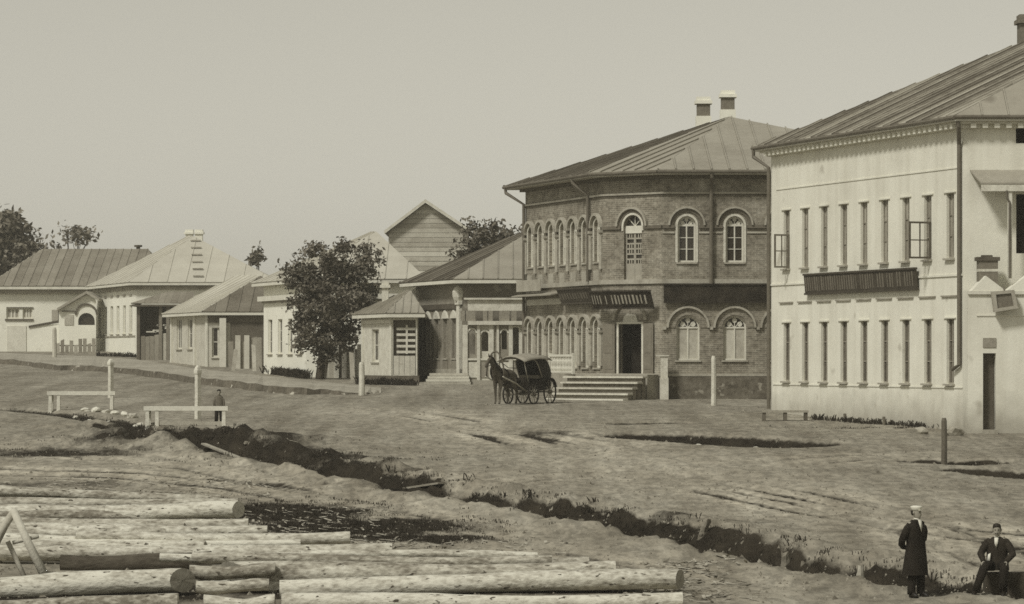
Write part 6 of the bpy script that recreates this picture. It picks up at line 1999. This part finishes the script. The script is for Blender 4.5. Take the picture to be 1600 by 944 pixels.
mat('wood_black', 0.03, 0.08, 3.0, 0.9, 0.3, 12)
def seated_man():
    root = empty('person', (0, 0, 0), 'bareheaded man sitting with his hands on his knees, white shirt under dark jacket', 'person')
    sh = .48
    nodes = [(0, .05, sh + .08, .14, .11), (0, .03, sh + .30, .13, .10), (0, .0, sh + .50, .155, .10), (0, -.01, sh + .62, .06, .055), (0, -.02, sh + .68, .05, .05),
             (-.10, .0, sh + .07, .085, .08), (-.20, -.38, sh + .07, .065, .065), (-.36, -.46, .10, .045, .045), (-.40, -.58, .05, .04, .03),
             (.10, .0, sh + .07, .085, .08), (.17, -.40, sh + .06, .065, .065), (.15, -.36, .10, .045, .045), (.17, -.49, .05, .04, .03),
             (-.19, .0, sh + .57, .055, .055), (-.30, -.08, sh + .33, .045, .045), (-.225, -.30, sh + .17, .03, .03),
             (.19, .0, sh + .57, .055, .055), (.30, -.08, sh + .33, .045, .045), (.19, -.30, sh + .17, .03, .03)]
    edges = [(0, 1), (1, 2), (2, 3), (3, 4), (0, 5), (5, 6), (6, 7), (7, 8), (0, 9), (9, 10), (10, 11), (11, 12), (2, 13), (13, 14), (14, 15), (2, 16), (16, 17), (17, 18)]
    me = skin_mesh('body', nodes, edges, ['skin', 'suit_brown', 'hair_dark', 'boot_black'])
    for p in me.polygons:
        p.material_index = 0 if p.center.z > sh + .6 else (3 if p.center.z < .13 else 1)
    hd, ey = head_mb(Vector((0, -.05, sh + .76)), 1.0, .1)
    add_mb(me, hd, 0); add_mb(me, ey, 2)
    add_mb(me, hand_mb((-.225, -.30, sh + .17), (.05, -.9, -.30), (0, -.4, -1), 1, 1), 0)
    add_mb(me, hand_mb((.19, -.30, sh + .17), (-.1, -.9, -.30), (0, -.4, -1), 1, -1), 0)
    body = bpy.data.objects.new('body', me); COL.objects.link(body); body.parent = root
    m = MB()
    m.tube([(-.09, .06, sh + .09), (-.20, -.36, sh + .085), (-.215, -.44, sh + .03), (-.30, -.45, .28), (-.355, -.46, .09)], [.115, .09, .088, .075, .075], 10)
    m.tube([(.09, .06, sh + .09), (.17, -.38, sh + .08), (.17, -.45, sh + .02), (.155, -.39, .30), (.15, -.36, .09)], [.115, .09, .088, .075, .075], 10)
    part(m, 'trousers', 'trouser_black', root)
    m = MB()
    m.loft([ell(0, oy, sh + z, rx, ry, 20) for z, rx, ry, oy in ((.63, .075, .07, -.01), (.60, .13, .085, -.01), (.56, .20, .11, 0), (.46, .215, .13, .01), (.30, .20, .135, .03), (.14, .21, .15, .05), (.0, .225, .165, .05))], caps=False)
    sleeve(m, [(-.13, 0, sh + .53), (-.20, -.005, sh + .48), (-.255, -.02, sh + .40), (-.30, -.08, sh + .31), (-.225, -.29, sh + .175)], [.05, .08, .078, .068, .05])
    sleeve(m, [(.13, 0, sh + .53), (.20, -.005, sh + .48), (.255, -.02, sh + .40), (.30, -.08, sh + .31), (.19, -.29, sh + .175)], [.05, .08, .078, .068, .05])
    part(m, 'jacket', 'suit_brown', root)
    m = MB(); m.prism([Vector((-.04, -.115, sh + .62)), Vector((.035, -.115, sh + .62)), Vector((.03, -.143, sh + .52)), Vector((-.005, -.147, sh + .42)), Vector((-.035, -.143, sh + .52))], (0, -.006, 0))
    m.tube([(-.05, -.03, sh + .645), (-.038, -.085, sh + .64), (0, -.10, sh + .63), (.038, -.085, sh + .64), (.05, -.03, sh + .645)], .013, 6)
    m.prism([Vector((-.16, -.12, sh + .30)), Vector((-.11, -.135, sh + .33)), Vector((-.12, -.15, sh + .16)), Vector((-.18, -.14, sh + .15))], (0, -.006, 0))
    part(m, 'shirt', 'linen_white', root)
    m = MB(); m.loft([ell(0, -.05 + oy, sh + z, rx, ry, 16) for z, rx, ry, oy in ((.70, .06, .05, .05), (.76, .077, .07, .03), (.80, .080, .094, .006), (.84, .078, .096, .0), (.872, .060, .075, .0), (.885, .02, .025, .0))]); part(m, 'hair', 'hair_dark', root)
    m = MB(); m.prism([Vector((-.032, -.142, sh + .705)), Vector((.032, -.142, sh + .705)), Vector((.026, -.148, sh + .693)), Vector((-.026, -.148, sh + .693))], (0, .02, 0)); part(m, 'moustache', 'hair_dark', root)
    m = MB()
    for x, y in ((-.375, -.52), (.155, -.43)):
        m.loft([[Vector((x + px * .046, y + py * .125, z)) for px, py in [(math.cos(2 * math.pi * i / 12), math.sin(2 * math.pi * i / 12)) for i in range(12)]] for z in (0.0, .035)] + [[Vector((x + .044 * math.cos(2 * math.pi * i / 12), y + .05 + .06 * math.sin(2 * math.pi * i / 12), .12)) for i in range(12)]])
    part(m, 'boots', 'boot_black', root)
    g0 = gp(1558, 936)
    zz = gz(g0.x, g0.y - .2)
    place_person(root, (g0.x, g0.y, zz), math.radians(-14))
    # what he sits on: a short squared balk on the ditch edge
    m = MB(); b = Vector((g0.x, g0.y + .12, zz))
    m.box(b.x - .22, b.x + .8, b.y - .12, b.y + .20, zz - .4, zz + sh - .05)
    m.thing('timber_balk', 'wood_black', 'dark squared timber block that the seated man sits on', 'timber', base=(b.x, b.y, zz))
seated_man()

def boy():
    root = empty('person', (0, 0, 0), 'small child in a grey smock standing behind the near bench', 'person')
    k = .74
    nodes = [(0, 0, .93, .13, .10), (0, 0, 1.12, .12, .095), (0, .005, 1.32, .14, .10), (0, .01, 1.46, .06, .055), (0, 0, 1.54, .05, .05),
             (-.09, 0, .88, .085, .085), (-.11, -.01, .50, .062, .06), (-.13, .02, .10, .045, .045), (-.14, -.12, .045, .04, .03),
             (.09, 0, .88, .085, .085), (.11, -.03, .50, .062, .06), (.14, -.04, .10, .045, .045), (.16, -.16, .045, .04, .03),
             (-.17, .01, 1.38, .055, .055), (-.22, .0, 1.12, .045, .045), (-.20, -.10, .90, .032, .032),
             (.17, .01, 1.38, .055, .055), (.22, .0, 1.12, .045, .045), (.20, -.10, .90, .032, .032)]
    edges = [(0, 1), (1, 2), (2, 3), (3, 4), (0, 5), (5, 6), (6, 7), (7, 8), (0, 9), (9, 10), (10, 11), (11, 12), (2, 13), (13, 14), (14, 15), (2, 16), (16, 17), (17, 18)]
    me = skin_mesh('body', nodes, edges, ['skin', 'trouser_black', 'hair_dark', 'boot_black'])
    for p in me.polygons: p.material_index = 0 if p.center.z > 1.42 else (3 if p.center.z < .13 else 1)
    hd, ey = head_mb(Vector((0, -.01, 1.63)), 1.12, 0)
    add_mb(me, hd, 0); add_mb(me, ey, 2)
    for sg in (-1, 1): add_mb(me, hand_mb((sg * .20, -.10, .90), (0, -.3, -1), (-sg, 0, 0), 1, -sg), 0)
    body = bpy.data.objects.new('body', me); COL.objects.link(body); body.parent = root
    m = MB(); m.loft([ell(0, .005, z, rx, ry, 16) for z, rx, ry in ((1.50, .07, .07), (1.45, .13, .09), (1.39, .19, .115), (1.2, .20, .135), (1.0, .20, .15), (.78, .24, .19))], caps=False)
    for sg in (-1, 1): sleeve(m, [(sg * .13, .01, 1.36), (sg * .19, 0, 1.29), (sg * .235, 0, 1.12), (sg * .205, -.10, .93)], [.05, .072, .065, .05])
    part(m, 'smock', 'smock_grey', root)
    m = MB(); m.loft([ell(0, -.005 + oy, z, rx, ry, 16) for z, rx, ry, oy in ((1.58, .06, .05, .05), (1.64, .088, .085, .02), (1.69, .092, .108, .0), (1.74, .085, .10, .0), (1.775, .04, .05, 0))]); part(m, 'hair', 'hair_dark', root)
    m = MB()
    for sg in (-1, 1): m.tube([(sg * .09, 0, .92), (sg * .115, -.015, .5), (sg * .135, -.01, .1)], [.105, .09, .08], 8)
    part(m, 'trousers', 'trouser_black', root)
    g0 = gp(341, 667)
    place_person(root, (g0.x, g0.y + .25, gz(g0.x, g0.y + .25)), 0.2); root.scale = (k, k, k)
boy()

# ------------------------------------------------------------------ horse
HEAD = math.atan2(-0.86, -0.50)       # direction the horse walks in
def turned(root_loc):
    return Matrix.Translation(root_loc) @ Matrix.Rotation(HEAD, 4, 'Z')
def horse(cx, cy):
    """local: +x forward, +y left, z up; withers 1.5 m"""
    root = empty('horse', (0, 0, 0), 'dark harness horse under a wooden bow, drawing the carriage', 'horse')
    n = [(-.55, 0, 1.22, .25, .27), (-.15, 0, 1.15, .25, .30), (.30, 0, 1.18, .23, .30), (.55, 0, 1.28, .17, .25), (.80, 0, 1.55, .11, .17), (1.02, 0, 1.82, .085, .125), (1.14, 0, 1.90, .085, .11), (1.36, 0, 1.70, .065, .085), (1.50, 0, 1.54, .052, .058),
         (-.75, 0, 1.22, .12, .18)]
    e = [(0, 1), (1, 2), (2, 3), (3, 4), (4, 5), (5, 6), (6, 7), (7, 8), (0, 9)]
    def leg(parent, pts):
        i0 = parent
        for p in pts:
            n.append(p); e.append((i0, len(n) - 1)); i0 = len(n) - 1
    for sg, sw in ((1, .10), (-1, -.08)):
        leg(3, [(.48, sg * .14, .98, .10, .12), (.50 + sw * .6, sg * .15, .66, .065, .075), (.52 + sw, sg * .15, .50, .055, .06), (.50 + sw, sg * .15, .20, .037, .042), (.52 + sw, sg * .15, .10, .042, .048), (.55 + sw, sg * .15, .03, .055, .06)])
        leg(0, [(-.52, sg * .15, 1.0, .14, .17), (-.46 - sw, sg * .16, .80, .10, .12), (-.70 - sw, sg * .16, .52, .055, .07), (-.66 - sw, sg * .16, .22, .038, .045), (-.64 - sw, sg * .16, .10, .043, .05), (-.60 - sw, sg * .16, .03, .055, .06)])
    me = skin_mesh('body', n, e, ['horse_coat', 'horse_hair'], 2, 1)
    for p in me.polygons:
        if p.center.z < .07: p.material_index = 1
    ears = MB()
    for sg in (-1, 1): ears.tube([(1.08, sg * .06, 1.96), (1.10, sg * .075, 2.05), (1.11, sg * .07, 2.13)], [.035, .03, .006], 6)
    add_mb(me, ears, 0)
    body = bpy.data.objects.new('body', me); COL.objects.link(body); body.parent = root
    m = MB(); pts = [(1.10, 0, 2.0), (.98, .02, 1.94), (.82, .04, 1.75), (.66, .05, 1.58), (.52, .04, 1.46)]
    m.tube(pts, [.05, .08, .10, .09, .04], 8, sy=.5); part(m, 'mane', 'horse_hair', root)
    m = MB(); m.tube([(-.80, 0, 1.32), (-.95, 0, 1.2), (-1.0, 0, .9), (-.97, 0, .55)], [.05, .08, .10, .03], 8); part(m, 'tail', 'horse_hair', root)
    m = MB(); ring = [Vector((.60 + .12 * math.sin(t), .25 * math.cos(t), 1.30 + .36 * math.sin(t))) for t in [2 * math.pi * i / 16 for i in range(17)]]
    m.tube(ring, .06, 8); part(m, 'collar', 'leather_dark', root)
    m = MB(); m.tube([Vector((.70, .42 * math.cos(t), 1.15 + (1.05 * math.sin(t)))) for t in [math.pi * i / 14 for i in range(15)]], .035, 8); part(m, 'harness_bow', 'wood_dark', root)
    m = MB()
    m.tube([(.05, .30 * math.cos(t), 1.15 + .34 * math.sin(t)) for t in [2 * math.pi * i / 14 for i in range(15)]], .03, 6)
    m.tube([(1.40, .07, 1.60), (.72, .30, 1.75), (.05, .25, 1.52), (-1.2, .2, 1.5)], .015, 5); part(m, 'harness', 'leather_dark', root)
    z = gz(cx, cy)
    root.location = (cx, cy, z); root.rotation_euler = (0, 0, HEAD)

def carriage(cx, cy):
    root = empty('carriage', (0, 0, 0), 'four-wheeled horse carriage with dark folding hood and pale awning', 'carriage')
    z = gz(cx, cy)
    def wheel(x, y, r):
        m = MB(); w = None
        ring = [Vector((x + r * math.cos(t), y, r + r * math.sin(t))) for t in [2 * math.pi * i / 24 for i in range(25)]]
        mb = MB(); mb.tube(ring, .035, 6, caps=False); w = part(mb, 'wheel', 'leather_dark', root)
        mb = MB(); mb.tube([(x, y - .09, r), (x, y + .09, r)], .075, 8); part(mb, 'hub', 'wood_dark', w)
        for i in range(10):
            t = 2 * math.pi * i / 10
            mb = MB(); mb.tube([(x, y, r), (x + r * .96 * math.cos(t), y, r + r * .96 * math.sin(t))], .018, 5); part(mb, 'spoke', 'wood_grey', w)
    for sg in (-1, 1):
        wheel(.55, sg * .62, .40); wheel(-.75, sg * .66, .50)
    m = MB(); m.tube([(.55, -.62, .40), (.55, .62, .40)], .035, 6); m.tube([(-.75, -.66, .50), (-.75, .66, .50)], .035, 6); m.tube([(-.8, 0, .48), (.7, 0, .44)], .05, 6); part(m, 'undercarriage', 'wood_dark', root)
    m = MB()
    side = [(-1.05, .62), (-.2, .55), (.25, .60), (.75, .66), (.85, .90), (.70, .92), (.30, .82), (-.1, .95), (-.35, 1.05), (-1.10, 1.12)]
    m.prism([Vector((x, -.52, zz)) for x, zz in side], (0, 1.04, 0)); part(m, 'body', 'leather_dark', root, False)
    m = MB(); m.box(-.75, -.15, -.46, .46, 1.06, 1.20); part(m, 'seat', 'wood_dark', root, False)
    m = MB(); m.box(.45, .75, -.35, .35, .92, 1.10); part(m, 'driver_seat', 'leather_dark', root, False)
    # folding hood: bows swept from the back forwards
    m = MB(); rings = []
    for k in range(7):
        a = math.radians(178 - 20 * k)
        c = Vector((-.30, 0, 1.10)); r = .88
        d1 = Vector((math.cos(a) * .95, 0, math.sin(a) * .95))
        prof = [(-.54, 0.0), (-.54, .55), (-.50, .85), (-.35, .98), (0, 1.02), (.35, .98), (.50, .85), (.54, .55), (.54, 0.0)]
        rings.append([c + Vector((d1.x * q, y, d1.z * q)) for y, q in prof])
    m.loft(rings, closed=False, caps=False)
    hood = part(m, 'hood', 'leather_dark', root, True)
    sol = hood.modifiers.new('thick', 'SOLIDIFY'); sol.thickness = .03
    m = MB(); m.tube(rings[-1], .03, 6); part(m, 'hood_bow', 'canvas', hood)
    # pale awning stretched forwards over the driver
    m = MB(); rr = []
    for i in range(7):
        t = i / 6; x = -.95 + 2.35 * t; zz = 2.02 + .10 * math.sin(math.pi * t) - .06 * t
        rr.append([Vector((x, y, zz - .22 * abs(y / .66) ** 2.2)) for y in (-.66, -.5, -.25, 0, .25, .5, .66)])
    m.loft(rr, closed=False, caps=False)
    aw = part(m, 'awning', 'canvas', root)
    sol = aw.modifiers.new('thick', 'SOLIDIFY'); sol.thickness = .03
    for x, y in ((1.25, -.55), (1.25, .55)):
        m = MB(); m.tube([(x, y, 1.84), (x - .45, y * .9, .95)], .02, 6); part(m, 'awning_pole', 'wood_pale', root)
    for sg in (-1, 1):
        m = MB(); m.tube([(.65, sg * .36, .50), (1.6, sg * .40, .85), (2.75, sg * .42, 1.15)], .032, 6); part(m, 'shaft', 'wood_pale', root)
    for sg in (-1, 1):
        m = MB()
        m.prism([Vector((-.25 + .52 * math.cos(a) - .50, sg * .66 - .08, .50 + .60 * math.sin(a))) for a in [math.radians(20 + 20 * i) for i in range(8)]] + [Vector((-.25 + .49 * math.cos(a) - .50, sg * .66 - .08, .50 + .57 * math.sin(a))) for a in [math.radians(160 - 20 * i) for i in range(8)]], (0, .16, 0))
        part(m, 'mudguard', 'leather_dark', root, False)
    root.location = (cx, cy, z); root.rotation_euler = (0, 0, HEAD)
c = gp(824, 631)
carriage(c.x, c.y)
fw = Vector((math.cos(HEAD), math.sin(HEAD)))
horse(c.x + fw.x * 1.95, c.y + fw.y * 1.95)

# ------------------------------------------------------------------ thin dusty air
def haze():
    m = bpy.data.materials.new('haze'); m.use_nodes = True
    nt = m.node_tree
    for n in list(nt.nodes): nt.nodes.remove(n)
    out = nt.nodes.new('ShaderNodeOutputMaterial'); v = nt.nodes.new('ShaderNodeVolumePrincipled')
    v.inputs['Color'].default_value = (0.92, 0.89, 0.78, 1)
    v.inputs['Density'].default_value = 0.00045
    v.inputs['Anisotropy'].default_value = 0.0
    nt.links.new(v.outputs[0], out.inputs['Volume'])
    mb = MB(); mb.box(-4300, 4300, -4200, 9200, -2.0, 24.0)
    me = mb.mesh('haze', m)
    o = bpy.data.objects.new('haze', me); COL.objects.link(o); tag(o, 'thin pale dusty air over the whole square', 'haze', kind='stuff')
haze()
